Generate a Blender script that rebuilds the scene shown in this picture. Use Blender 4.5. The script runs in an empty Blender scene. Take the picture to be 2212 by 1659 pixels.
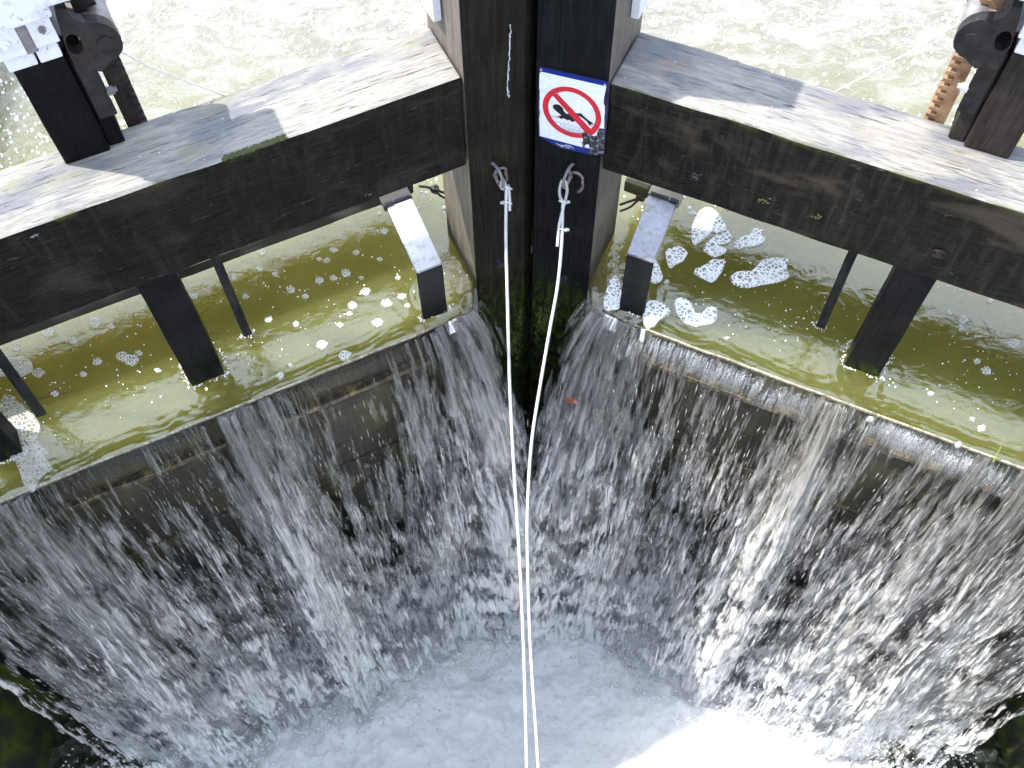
import bpy, bmesh, math, random
import numpy as np
from mathutils import Vector, Matrix, noise as mn
from mathutils.geometry import tessellate_polygon
random.seed(7); rng = np.random.default_rng(7)
S = bpy.context.scene; COL = S.collection
R = math.radians

# ------------------------------------------------------------------ camera
W, H_, F = 2212.0, 1659.0, 2240.0
CAMZ = 2.6
NX, NY = 17.0, 1273.5
ROLL = math.atan2(NX, NY); ND = math.hypot(NX, NY)
TH = math.pi/2 - math.atan(ND/F)
FW = Vector((0, math.cos(TH), -math.sin(TH))); UP = Vector((0, math.sin(TH), math.cos(TH))); RT = Vector((1, 0, 0))
c_, s_ = math.cos(ROLL), math.sin(ROLL)
O = Vector((0, 0, CAMZ))
def ray(X, Y):
    a, b = X-W/2, -(Y-H_/2)
    return (RT*(c_*a+s_*b) + UP*(-s_*a+c_*b) + FW*F).normalized()
cx = RT*c_ - UP*s_; cy = RT*s_ + UP*c_
cd = bpy.data.cameras.new('camera'); cam = bpy.data.objects.new('camera', cd); COL.objects.link(cam)
cam.matrix_world = Matrix(((cx.x, cy.x, -FW.x, 0), (cx.y, cy.y, -FW.y, 0), (cx.z, cy.z, -FW.z, CAMZ), (0, 0, 0, 1)))
cd.sensor_width = 36; cd.lens = 36*F/W; cd.clip_start = .02; cd.clip_end = 500
S.camera = cam

# ------------------------------------------------------------------ gate frames
A = R(25); M = Vector((.067, 1.907, 0))
n_ = {-1: Vector((math.sin(A), -math.cos(A), 0)), 1: Vector((-math.sin(A), -math.cos(A), 0))}
u_ = {-1: Vector((-math.cos(A), -math.sin(A), 0)), 1: Vector((math.cos(A), -math.sin(A), 0))}
def gate_pt(g, s, t, z):
    return M + u_[g]*s - n_[g]*t + Vector((0, 0, z))
def tp(g, t, X, Y):
    """pixel -> (s, z) on the vertical plane t of gate g"""
    n = n_[g]; d = n.dot(M) - t; r = ray(X, Y)
    p = O + r*((d - n.dot(O))/n.dot(r)) - M
    return p.dot(u_[g]), p.z
def wp(X, Y, z=0.0):
    r = ray(X, Y); return O + r*((z-O.z)/r.z)

# ------------------------------------------------------------------ numpy noise
def _hash(ix, iy, seed):
    h = (ix.astype(np.int64)*374761393 + iy.astype(np.int64)*668265263 + seed*1442695041) & 0xffffffff
    h = ((h ^ (h >> 13))*1274126177) & 0xffffffff
    return ((h ^ (h >> 16)) & 0xffffff)/float(0xffffff)
def vnoise(x, y, seed=0):
    x0 = np.floor(x); y0 = np.floor(y); fx = x-x0; fy = y-y0
    fx = fx*fx*fx*(fx*(fx*6-15)+10); fy = fy*fy*fy*(fy*(fy*6-15)+10)
    a = _hash(x0, y0, seed); b = _hash(x0+1, y0, seed); c = _hash(x0, y0+1, seed); d = _hash(x0+1, y0+1, seed)
    return (a*(1-fx)+b*fx)*(1-fy) + (c*(1-fx)+d*fx)*fy
def fbm(x, y, seed=0, o=4, g=.5):
    v = 0; a = 1; t = 0
    for i in range(o):
        v = v + a*vnoise(x, y, seed+i*17); t += a; a *= g; x = x*2.03+5.1; y = y*2.03+1.7
    return v/t

# ------------------------------------------------------------------ object helpers
def tag(o, label=None, cat=None, group=None, kind=None):
    if label: o['label'] = label
    if cat: o['category'] = cat
    if group: o['group'] = group
    if kind: o['kind'] = kind
    return o
def empty(name, mat=None, loc=None):
    o = bpy.data.objects.new(name, None); COL.objects.link(o); o.empty_display_size = .05
    if mat is not None: o.matrix_world = mat
    if loc is not None: o.location = loc
    return o
def link(name, me, mat, parent=None, mw=None, smooth=False):
    o = bpy.data.objects.new(name, me); COL.objects.link(o)
    for m in (mat if isinstance(mat, (list, tuple)) else [mat]): me.materials.append(m)
    if smooth: me.polygons.foreach_set('use_smooth', [True]*len(me.polygons))
    if parent is not None: o.parent = parent
    if mw is not None: o.matrix_world = mw
    return o
def fin(name, bm, mat, parent=None, smooth=False, mw=None):
    bmesh.ops.recalc_face_normals(bm, faces=bm.faces[:])
    me = bpy.data.meshes.new(name); bm.to_mesh(me); bm.free()
    return link(name, me, mat, parent, mw, smooth)
def frame(g):
    ang = -A if g == 1 else A
    return Matrix.Translation(M) @ Matrix.Rotation(ang, 4, 'Z')
def timber(bm, g, s0, s1, t0, t1, z0, z1, bev=.006, rough=.0012, seg=.05, seed=0):
    """a slightly worn squared timber in gate coordinates"""
    x0, x1 = sorted((g*s0, g*s1)); tb = bmesh.new()
    bmesh.ops.create_cube(tb, size=1)
    for v in tb.verts:
        v.co = Vector(((x0+x1)/2 + v.co.x*(x1-x0), (t0+t1)/2 + v.co.y*(t1-t0), (z0+z1)/2 + v.co.z*(z1-z0)))
    if rough:
        D = (x1-x0, t1-t0, z1-z0); L = max(D); ax = D.index(L)
        es = [e for e in tb.edges if abs((e.verts[0].co-e.verts[1].co)[ax]) > L*.5]
        bmesh.ops.subdivide_edges(tb, edges=es, cuts=max(1, int(L/seg)), use_grid_fill=True)
    if bev:
        bmesh.ops.bevel(tb, geom=[e for e in tb.edges if e.calc_face_angle(0) > .5], offset=bev, segments=2, affect='EDGES', profile=.6)
    if rough:
        for v in tb.verts:
            p = v.co*9 + Vector((seed*3.1, seed*1.7, 0))
            v.co += Vector((mn.noise(p), mn.noise(p+Vector((9, 0, 0))), mn.noise(p+Vector((0, 9, 0)))))*rough*1.6
    me = bpy.data.meshes.new('tmp'); tb.to_mesh(me); tb.free(); bm.from_mesh(me); bpy.data.meshes.remove(me)
    return bm
def cyl(bm, p0, p1, r0, r1=None, n=16):
    p0, p1 = Vector(p0), Vector(p1); r1 = r0 if r1 is None else r1
    d = (p1-p0); q = d.to_track_quat('Z', 'Y').to_matrix().to_4x4()
    bmesh.ops.create_cone(bm, cap_ends=True, segments=n, radius1=r0, radius2=r1, depth=d.length,
                          matrix=Matrix.Translation((p0+p1)/2) @ q)
def prism(bm, loops, y0, y1):
    """loops: outline + holes in (x,z); extruded from y0 to y1"""
    tris = tessellate_polygon([[Vector((x, z, 0)) for x, z in l] for l in loops])
    pts = [p for l in loops for p in l]
    a = [bm.verts.new((x, y0, z)) for x, z in pts]; b = [bm.verts.new((x, y1, z)) for x, z in pts]
    for t in tris:
        try: bm.faces.new([a[i] for i in t]); bm.faces.new([b[i] for i in reversed(t)])
        except ValueError: pass
    k = 0
    for l in loops:
        n = len(l)
        for i in range(n):
            j = (i+1) % n
            try: bm.faces.new((a[k+i], a[k+j], b[k+j], b[k+i]))
            except ValueError: pass
        k += n
def spline(pts, n):
    """Catmull-Rom through pts, n samples in all"""
    P = [Vector(p) for p in pts]; P = [P[0]*2-P[1]] + P + [P[-1]*2-P[-2]]
    out = []; segs = len(P)-3
    for i in range(n):
        u = i/(n-1)*segs; k = min(int(u), segs-1); t = u-k
        a, b, c, d = P[k:k+4]
        out.append(.5*((2*b)+(c-a)*t+(2*a-5*b+4*c-d)*t*t+(3*b-3*c+d-a)*t**3))
    return out
def tube(bm, path, r, n=10, strands=0, lay=.03, amp=.14):
    """tube along a path; strands > 0 gives the lay of a wire rope"""
    T = [(path[min(i+1, len(path)-1)]-path[max(i-1, 0)]).normalized() for i in range(len(path))]
    ref = Vector((0, 0, 1)) if abs(T[0].z) < .9 else Vector((1, 0, 0))
    N = (ref - T[0]*ref.dot(T[0])).normalized(); L = 0; prev = None
    for i, p in enumerate(path):
        if i:
            N = (N - T[i]*N.dot(T[i])).normalized(); L += (p-path[i-1]).length
        B = T[i].cross(N); ring = []
        rr = r(i/(len(path)-1)) if callable(r) else r
        for k in range(n):
            a = 2*math.pi*k/n
            q = rr*(1+amp*math.cos(strands*(a-2*math.pi*L/lay/1.0))) if strands else rr
            ring.append(bm.verts.new(p + (N*math.cos(a)+B*math.sin(a))*q))
        if prev:
            for k in range(n): bm.faces.new((prev[k], prev[(k+1) % n], ring[(k+1) % n], ring[k]))
        else: bm.faces.new(list(reversed(ring)))
        prev = ring
    bm.faces.new(prev)
def gridmesh(name, P, keep=None, attrs=None):
    """P: (rows, cols, 3) array -> mesh; keep: (rows-1, cols-1) bool"""
    nr, nc = P.shape[:2]
    idx = np.arange(nr*nc).reshape(nr, nc)
    q = np.stack([idx[:-1, :-1], idx[:-1, 1:], idx[1:, 1:], idx[1:, :-1]], -1).reshape(-1, 4)
    if keep is not None: q = q[keep.reshape(-1)]
    used = np.unique(q); remap = -np.ones(nr*nc, int); remap[used] = np.arange(len(used))
    q = remap[q]; V = P.reshape(-1, 3)[used].astype(np.float32)
    me = bpy.data.meshes.new(name)
    me.vertices.add(len(V)); me.vertices.foreach_set('co', V.ravel())
    me.loops.add(len(q)*4); me.loops.foreach_set('vertex_index', q.ravel().astype(np.int32))
    me.polygons.add(len(q)); me.polygons.foreach_set('loop_start', np.arange(0, len(q)*4, 4, dtype=np.int32))
    me.polygons.foreach_set('use_smooth', np.ones(len(q), bool))
    me.update(calc_edges=True)
    for k, a in (attrs or {}).items():
        at = me.attributes.new(k, 'FLOAT', 'POINT'); at.data.foreach_set('value', a.reshape(-1)[used].astype(np.float32))
    if attrs and 'us' in attrs:
        pass
    return me

# ------------------------------------------------------------------ materials
class NT:
    def __init__(s, name):
        s.m = bpy.data.materials.new(name); s.m.use_nodes = True; s.t = s.m.node_tree; s.t.nodes.clear()
        s.out = s.n('ShaderNodeOutputMaterial')
    def n(s, k, **kw):
        x = s.t.nodes.new(k)
        for a, b in kw.items(): setattr(x, a, b)
        return x
    def set(s, node, **kw):
        for k, v in kw.items():
            k = k.replace('_', ' ')
            if hasattr(v, 'links') or isinstance(v, bpy.types.NodeSocket): s.t.links.new(v, node.inputs[k])
            else: node.inputs[k].default_value = v
        return node
    def l(s, a, b): s.t.links.new(a, b)
    def coord(s, scale=(1, 1, 1), kind='Object', rot=(0, 0, 0)):
        tc = s.n('ShaderNodeTexCoord'); mp = s.n('ShaderNodeMapping'); mp.inputs['Scale'].default_value = scale; mp.inputs['Rotation'].default_value = rot
        s.l(tc.outputs[kind], mp.inputs['Vector']); return mp.outputs[0]
    def noise(s, vec, scale, detail=4, rough=.55, dist=0):
        x = s.n('ShaderNodeTexNoise'); s.l(vec, x.inputs['Vector'])
        x.inputs['Scale'].default_value = scale; x.inputs['Detail'].default_value = detail
        x.inputs['Roughness'].default_value = rough; x.inputs['Distortion'].default_value = dist
        return x.outputs['Fac']
    def vor(s, vec, scale, feature='F1', out='Distance', rnd=1):
        x = s.n('ShaderNodeTexVoronoi', feature=feature); s.l(vec, x.inputs['Vector']); x.inputs['Scale'].default_value = scale
        x.inputs['Randomness'].default_value = rnd
        return x.outputs[out]
    def ramp(s, fac, stops, interp='LINEAR'):
        x = s.n('ShaderNodeValToRGB'); s.l(fac, x.inputs[0]); cr = x.color_ramp; cr.interpolation = interp
        while len(cr.elements) < len(stops): cr.elements.new(.5)
        for e, (p, c) in zip(cr.elements, stops):
            e.position = p; e.color = (c, c, c, 1) if isinstance(c, (int, float)) else (*c, 1)
        return x.outputs[0]
    def mix(s, fac, a, b, mode='MIX'):
        x = s.n('ShaderNodeMix', data_type='RGBA', blend_type=mode)
        for v, i in ((fac, 0), (a, 6), (b, 7)):
            if isinstance(v, bpy.types.NodeSocket): s.l(v, x.inputs[i])
            elif isinstance(v, tuple): x.inputs[i].default_value = (*v, 1)
            else: x.inputs[i].default_value = v
        return x.outputs[2]
    def math(s, op, a, b=0.0, clamp=False):
        x = s.n('ShaderNodeMath', operation=op, use_clamp=clamp)
        for v, i in ((a, 0), (b, 1)):
            if isinstance(v, bpy.types.NodeSocket): s.l(v, x.inputs[i])
            else: x.inputs[i].default_value = v
        return x.outputs[0]
    def bump(s, h, strength=.5, dist=.01, normal=None):
        x = s.n('ShaderNodeBump'); s.l(h, x.inputs['Height']); x.inputs['Strength'].default_value = strength; x.inputs['Distance'].default_value = dist
        if normal is not None: s.l(normal, x.inputs['Normal'])
        return x.outputs[0]
    def pr(s, **kw):
        x = s.n('ShaderNodeBsdfPrincipled'); s.set(x, **kw); s.l(x.outputs[0], s.out.inputs[0]); return x
    def attr(s, name):
        x = s.n('ShaderNodeAttribute', attribute_name=name); return x.outputs['Fac']
    def sepz(s, kind='Object', ax='Z'):
        tc = s.n('ShaderNodeTexCoord'); x = s.n('ShaderNodeSeparateXYZ'); s.l(tc.outputs[kind], x.inputs[0]); return x.outputs[ax]

def mat_tar(name, grain='X', moss=None, seed=0, base=(.0065, .006, .005), light=(.022, .020, .017)):
    """black tarred timber, grain along X or Z, optional moss below a height"""
    t = NT(name)
    sc = (1.2, 14, 14) if grain == 'X' else (14, 14, 1.2)
    v = t.coord(sc); g = t.noise(v, 6, 8, .65, .4)
    v2 = t.coord((1, 1, 1)); b = t.noise(v2, 5+seed, 5, .6)
    sp = t.noise(t.coord((1, 1, 1)), 90, 3, .7)
    col = t.mix(t.ramp(g, [(.35, 0), (.75, 1)]), base, light)
    col = t.mix(t.ramp(b, [(.35, 0), (.7, .8)]), col, tuple(x*.55 for x in base))
    col = t.mix(t.ramp(sp, [(.67, 0), (.8, .5)]), col, (.06, .057, .052))
    # pale scuffs across the grain
    scf = t.noise(t.coord((3, 3, 16) if grain == 'X' else (16, 3, 3), rot=(.2, .3, .4)), 5+seed, 6, .7, 1.2)
    col = t.mix(t.ramp(scf, [(.67, 0), (.74, .5)]), col, (.09, .088, .085))
    rough = t.ramp(b, [(.3, .38), (.7, .66)])
    if moss is not None:
        z = t.sepz()
        zz = t.math('ADD', z, t.math('MULTIPLY', t.math('SUBTRACT', t.noise(t.coord((8, 3, 3)), 2.5, 5, .6), .5), .5))
        k = t.ramp(t.math('SUBTRACT', moss, zz), [(.0, 0), (.09, 1)])
        mc = t.mix(t.ramp(t.noise(t.coord((6, 1, 2.5)), 9, 6, .7), [(.46, 0), (.62, 1)]), (.008, .0085, .005), (.040, .054, .007))
        col = t.mix(k, col, mc)
        rough = t.math('MULTIPLY', rough, t.math('SUBTRACT', 1, t.math('MULTIPLY', k, .45)))
    h = t.math('ADD', t.math('MULTIPLY', g, .8), t.math('MULTIPLY', sp, .25))
    t.pr(Base_Color=col, Roughness=rough, Specular_IOR_Level=.07, Normal=t.bump(h, .9, .006))
    return t.m
def mat_beam(name, g):
    """weathered top + tarred front in one, split by the face direction of the timber"""
    t = NT(name)
    v = t.coord((1.7, 17, 17)); gr = t.noise(v, 7, 9, .72, .5)
    big = t.noise(t.coord((1.2, 3, 3)), 3.1, 5, .6, .6); big2 = t.noise(t.coord((1, 2.4, 2)), 6.3, 6, .65)
    crack = t.noise(t.coord((1.1, 22, 22), rot=(0, 0, .03)), 9, 4, .55, 1.1)
    fine = t.noise(t.coord((3, 40, 40)), 8, 4, .6)
    top = t.mix(t.ramp(gr, [(.3, 0), (.7, 1)]), (.14, .132, .115), (.31, .293, .268))
    top = t.mix(t.ramp(big, [(.44, 0), (.58, .8)]), top, (.10, .105, .125))
    top = t.mix(t.ramp(big2, [(.56, 0), (.69, .55)]), top, (.17, .17, .085) if g < 0 else (.20, .165, .12))
    top = t.mix(t.ramp(fine, [(.62, 0), (.78, .5)]), top, (.12, .11, .10))
    top = t.mix(t.ramp(crack, [(.335, .8), (.365, 0)]), top, (.05, .045, .04))
    spk = t.vor(t.coord((1, 1, 1)), 26)
    top = t.mix(t.ramp(spk, [(.045, .8), (.075, 0)]), top, (.5, .49, .46))
    # tarred sides
    sd = t.mix(t.ramp(gr, [(.35, 0), (.75, 1)]), (.0048, .0043, .0036), (.022, .019, .0155))
    sd = t.mix(t.ramp(t.noise(t.coord((2, 2, 1)), 4, 5, .6), [(.4, 0), (.7, .7)]), sd, (.004, .0037, .0034))
    strk = t.noise(t.coord((16, 3, 2.2)), 3, 7, .75, .8)
    sd = t.mix(t.ramp(strk, [(.48, 0), (.75, .5 if g < 0 else .8)]), sd, (.045, .039, .032))
    sc1 = t.noise(t.coord((3.2, 3, 14), rot=(0, .12*g, 0)), 4.3, 7, .72, 1.6)
    sd = t.mix(t.ramp(sc1, [(.625, 0), (.69, .65)]), sd, (.13, .125, .12))
    sp = t.noise(t.coord(), 120, 2, .7)
    sd = t.mix(t.ramp(sp, [(.66, 0), (.78, .6)]), sd, (.075, .07, .065))
    ck = t.noise(t.coord((1.1, 6, 20), rot=(0, .05*g, 0)), 2.6, 6, .6, 1.4)
    sd = t.mix(t.ramp(ck, [(.325, .9), (.35, 0)]), sd, (.001, .001, .001))
    bl = t.noise(t.coord((1, 1, 2)), 3.7, 4, .6, .5)
    sd = t.mix(t.ramp(bl, [(.54, 0), (.68, .65 if g < 0 else .9)]), sd, (.040, .035, .027) if g < 0 else (.052, .043, .033))
    chip = t.vor(t.coord((1, 1, 1.8)), 7.5); chn = t.noise(t.coord(), 60, 4, .7)
    sd = t.mix(t.math('MULTIPLY', t.ramp(chip, [(.05, 1), (.09 if g < 0 else .13, 0)]), t.ramp(chn, [(.48, 0), (.6, .9)])), sd, (.24, .235, .23))
    # edge moss
    z = t.sepz(ax='Z'); ms = t.noise(t.coord((2.5, 2, 2)), 3.3, 5, .6)
    em = t.math('MULTIPLY', t.ramp(z, [(.803 if g > 0 else .828, 0), (.815 if g > 0 else .84, 1)]), t.ramp(ms, [(.52, 0), (.58, 1)]))
    geo = t.n('ShaderNodeNewGeometry'); tr = t.n('ShaderNodeVectorTransform', vector_type='NORMAL', convert_from='WORLD', convert_to='OBJECT')
    t.l(geo.outputs['True Normal'], tr.inputs[0]); sx = t.n('ShaderNodeSeparateXYZ'); t.l(tr.outputs[0], sx.inputs[0])
    k = t.ramp(t.math('ADD', sx.outputs['Z'], t.math('MULTIPLY', t.math('SUBTRACT', gr, .5), .7)), [(.38, 0), (.52, 1)])
    sd = t.mix(t.math('MULTIPLY', em, .5 if g < 0 else .25), sd, (.055, .065, .012))
    y = t.sepz(ax='Y'); ey = t.ramp(t.math('ADD', y, t.math('MULTIPLY', t.math('SUBTRACT', fine, .5), .03)), [(.0, 1), (.010, 0)])
    top = t.mix(t.math('MULTIPLY', ey, t.ramp(ms, [(.50, 0), (.58, .85)])), top, (.07, .075, .025))
    col = t.mix(k, sd, top)
    h = t.math('ADD', gr, t.math('MULTIPLY', t.ramp(crack, [(.345, 0), (.375, 1)]), .8))
    t.pr(Base_Color=col, Specular_IOR_Level=t.math('ADD', .06, t.math('MULTIPLY', k, .2)), Roughness=t.math('ADD', .5, t.math('MULTIPLY', k, .2)), Normal=t.bump(h, .8, .004))
    return t.m
def mat_side(name):
    """paler brown side faces of the mitre posts"""
    t = NT(name)
    g = t.noise(t.coord((16, 16, 1.1)), 5, 8, .65, .4)
    col = t.mix(t.ramp(g, [(.3, 0), (.72, 1)]), (.055, .046, .036), (.165, .142, .118))
    col = t.mix(t.ramp(t.noise(t.coord(), 7, 5, .6), [(.5, 0), (.7, .5)]), col, (.06, .055, .05))
    z = t.sepz(); zz = t.math('ADD', z, t.math('MULTIPLY', t.math('SUBTRACT', t.noise(t.coord((4, 6, 2)), 5, 5, .6), .5), .25))
    col = t.mix(t.ramp(zz, [(.06-.0, .92), (.13, 0)]), col, (.022, .024, .012))
    t.pr(Base_Color=col, Roughness=.6, Normal=t.bump(g, .7, .004)); return t.m
def mat_iron(name, base, base2, rough=.5, metal=0., sc=30, rust=0):
    t = NT(name); n = t.noise(t.coord(), sc, 6, .65); n2 = t.noise(t.coord(), 9, 5, .6)
    col = t.mix(t.ramp(n, [(.35, 0), (.7, 1)]), base, base2)
    if rust: col = t.mix(t.ramp(n2, [(.5, 0), (.62, rust)]), col, (.17, .075, .025))
    t.pr(Base_Color=col, Roughness=rough, Metallic=metal, Specular_IOR_Level=.2 if base[0] < .02 else .5, Normal=t.bump(n, .6, .003)); return t.m
def mat_white(name):
    t = NT(name); n = t.noise(t.coord(), 14, 7, .7); f = t.noise(t.coord(), 70, 5, .7, .8)
    col = t.mix(t.ramp(n, [(.56, 0), (.68, 1)]), (.62, .61, .64), (.42, .41, .42))
    col = t.mix(t.ramp(f, [(.60, 0), (.65, .85)]), col, (.15, .12, .10))
    t.pr(Base_Color=col, Roughness=.55, Normal=t.bump(t.math('ADD', f, n), .5, .002)); return t.m
def mat_flat(name, c, rough=.5, spec=.5, metal=0):
    t = NT(name); n = t.noise(t.coord(), 55, 4, .6)
    col = t.mix(t.ramp(n, [(.35, 0), (.75, 1)]), c, tuple(x*.82 for x in c))
    t.pr(Base_Color=col, Roughness=rough, Specular_IOR_Level=spec, Metallic=metal); return t.m

M_tarZ = mat_tar('tarred_timber_upright', 'Z', moss=None, base=(.003, .003, .0032), light=(.011, .0105, .0105))
M_mitreL = mat_tar('tarred_mitre_timber_left', 'Z', moss=.01, base=(.009, .0078, .0055), light=(.034, .029, .021))
M_mitreR = mat_tar('tarred_mitre_timber_right', 'Z', moss=.01, seed=2, base=(.0055, .0056, .0065), light=(.018, .018, .020))
M_beam = {g: mat_beam('beam_timber_%s' % ('left' if g < 0 else 'right'), g) for g in (-1, 1)}
M_side = mat_side('brown_side_timber')
M_post = mat_tar('tarred_post_timber', 'Z', moss=-.22+.25, seed=1, base=(.006, .006, .0065), light=(.019, .019, .020))
M_rod = mat_tar('tarred_rod', 'Z', base=(.02, .02, .022), light=(.07, .068, .066))
M_castiron = mat_iron('cast_iron', (.005, .005, .006), (.026, .024, .025), .5, rust=.07)
M_iron_g = mat_iron('grey_iron', (.10, .095, .10), (.24, .22, .22), .42, rust=.35)
M_rust = mat_iron('rusty_iron', (.13, .065, .03), (.34, .21, .12), .6)
M_rackdark = mat_iron('oiled_rack_iron', (.010, .008, .008), (.035, .025, .02), .5)
M_white = mat_white('flaking_white_paint')
M_steel = mat_flat('galvanised_steel', (.50, .49, .49), .38, .5, .25)
M_galv = mat_flat('zinc_clip', (.66, .70, .70), .35, .5, .35)
M_bolt = mat_flat('dark_bolt', (.02, .025, .035), .35, .4, .3)

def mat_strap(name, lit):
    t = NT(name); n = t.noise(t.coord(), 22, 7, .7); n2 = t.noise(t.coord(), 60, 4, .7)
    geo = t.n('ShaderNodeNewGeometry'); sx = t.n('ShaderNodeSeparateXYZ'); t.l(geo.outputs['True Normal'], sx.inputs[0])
    k = t.ramp(sx.outputs['Z'], [(.2, 0), (.3, 1)])  # upturned faces coloured pale and upright ones dark, light painted by direction
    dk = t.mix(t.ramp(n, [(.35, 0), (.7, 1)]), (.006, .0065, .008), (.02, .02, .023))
    tp_ = t.mix(t.ramp(n2, [(.45, 0), (.7, 1)]), (.62, .62, .66) if lit else (.30, .30, .35), (.50, .49, .5) if lit else (.20, .20, .22))  # slope colour carries the light: sun glare on one copy, bluish shade on the other
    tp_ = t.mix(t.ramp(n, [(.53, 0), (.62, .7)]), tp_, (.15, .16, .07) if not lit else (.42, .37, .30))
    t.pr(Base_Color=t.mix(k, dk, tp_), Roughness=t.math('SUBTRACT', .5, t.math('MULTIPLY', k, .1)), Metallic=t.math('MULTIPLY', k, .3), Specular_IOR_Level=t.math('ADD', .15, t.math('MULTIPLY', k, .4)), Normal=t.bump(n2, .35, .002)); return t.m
M_strap = {-1: mat_strap('strap_steel_painted_sun', True), 1: mat_strap('strap_steel_painted_shade_algae', False)}

def mat_planks():
    t = NT('wet_planking'); g = t.noise(t.coord((1.3, 9, 14)), 6, 8, .65, .5)
    big = t.noise(t.coord((1, 1, 1.4)), 3.4, 5, .6, .5); v = t.noise(t.coord((22, 3, 1.2)), 2.6, 6, .65, .4)
    col = t.mix(t.ramp(g, [(.3, 0), (.72, 1)]), (.012, .0105, .008), (.045, .038, .026))
    col = t.mix(t.ramp(big, [(.48, 0), (.66, .75)]), col, (.075, .068, .018))
    col = t.mix(t.ramp(v, [(.5, 0), (.75, .55)]), col, (.085, .075, .05))
    t.pr(Base_Color=col, Roughness=.4, Specular_IOR_Level=.2, Normal=t.bump(t.math('ADD', g, v), .7, .003)); return t.m
def mat_crest():
    t = NT('crest_limescale'); n = t.noise(t.coord((3, 1, 1)), 30, 6, .7)
    col = t.mix(t.ramp(n, [(.35, 0), (.7, 1)]), (.13, .11, .06), (.55, .50, .36))
    t.pr(Base_Color=col, Roughness=.3, Normal=t.bump(n, .6, .003)); return t.m
def mat_ledge():
    t = NT('ledge_limescale'); n = t.noise(t.coord((2, 1, 1)), 18, 6, .7)
    col = t.mix(t.ramp(n, [(.48, 0), (.70, 1)]), (.022, .018, .010), (.24, .18, .075))
    t.pr(Base_Color=col, Roughness=.3, Normal=t.bump(n, .8, .004)); return t.m
M_planks, M_crest, M_ledge = mat_planks(), mat_crest(), mat_ledge()

def mat_canal():
    t = NT('canal_water')
    v = t.coord()
    far = t.sepz(ax='Y')
    w1 = t.noise(t.coord((1, 1.5, 1)), 9, 3, .5, .6); w2 = t.noise(t.coord((1, 1.3, 1)), 34, 4, .6, .8)
    kfar = t.ramp(t.math('MULTIPLY', far, .1), [(.21, 0), (.30, 1)])
    h = t.math('ADD', t.math('MULTIPLY', w1, t.math('SUBTRACT', 1.0, t.math('MULTIPLY', kfar, .4))), t.math('MULTIPLY', w2, t.math('ADD', .4, t.math('MULTIPLY', kfar, .6))))
    st = t.math('ADD', .14, t.math('MULTIPLY', kfar, .7))
    bm_ = t.n('ShaderNodeBump'); t.l(h, bm_.inputs['Height']); t.l(st, bm_.inputs['Strength']); bm_.inputs['Distance'].default_value = .02
    silt = t.noise(t.coord((1, 1.4, 1)), 2.2, 5, .6, .5)
    body = t.mix(t.ramp(silt, [(.35, 0), (.7, 1)]), (.118, .114, .023), (.146, .140, .034))
    body = t.mix(kfar, body, (.155, .147, .105))
    # pale film painted over the far water in place of sky glare
    glare_film = t.noise(t.coord((1, 1.8, 1), rot=(0, 0, .3)), 6.5, 9, .72, .7)
    body = t.mix(t.math('MULTIPLY', t.ramp(glare_film, [(.45, 0), (.62, 1)]), t.math('MULTIPLY', kfar, .75)), body, (.31, .30, .275))
    dif = t.n('ShaderNodeBsdfPrincipled'); t.set(dif, Base_Color=body, Roughness=1, Specular_IOR_Level=0, Subsurface_Weight=1, Subsurface_Scale=2.0, Subsurface_Radius=(1, .85, .45))
    t.l(bm_.outputs[0], dif.inputs['Normal'])
    gl = t.n('ShaderNodeBsdfGlossy'); gl.inputs['Roughness'].default_value = .035; t.l(bm_.outputs[0], gl.inputs['Normal'])
    fr = t.n('ShaderNodeFresnel'); fr.inputs[0].default_value = 2.0; t.l(bm_.outputs[0], fr.inputs['Normal'])
    mx = t.n('ShaderNodeMixShader'); t.l(fr.outputs[0], mx.inputs[0]); t.l(dif.outputs[0], mx.inputs[1]); t.l(gl.outputs[0], mx.inputs[2])
    t.l(mx.outputs[0], t.out.inputs[0]); return t.m
def mat_foam(name, scale=120, op=1.0):
    """bubble raft: pale cell walls, darker thin-skinned bubble windows"""
    t = NT(name)
    d = t.vor(t.coord(), scale, 'DISTANCE_TO_EDGE'); d2 = t.vor(t.coord(), scale*2.3, 'DISTANCE_TO_EDGE')
    n = t.noise(t.coord(), scale*.12, 3, .5)
    wall = t.ramp(d, [(.07, 1), (.20, .0)]); w2 = t.ramp(d2, [(.06, 1), (.22, .25)])
    k = t.math('MAXIMUM', wall, t.math('MULTIPLY', w2, t.ramp(n, [(.40, .25), (.6, 1)])))
    bs = t.n('ShaderNodeBsdfPrincipled'); t.set(bs, Base_Color=(.82, .83, .82, 1), Roughness=.3, Normal=t.bump(d, .6, .002))
    tr = t.n('ShaderNodeBsdfTransparent'); mx = t.n('ShaderNodeMixShader')
    t.l(t.math('MULTIPLY', t.math('ADD', .04, t.math('MULTIPLY', k, .96)), op), mx.inputs[0]); t.l(tr.outputs[0], mx.inputs[1]); t.l(bs.outputs[0], mx.inputs[2])
    t.l(mx.outputs[0], t.out.inputs[0]); return t.m
def mat_bubble():
    t = NT('bubble_foam'); t.pr(Base_Color=(.84, .84, .83, 1), Roughness=.22); return t.m
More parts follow.
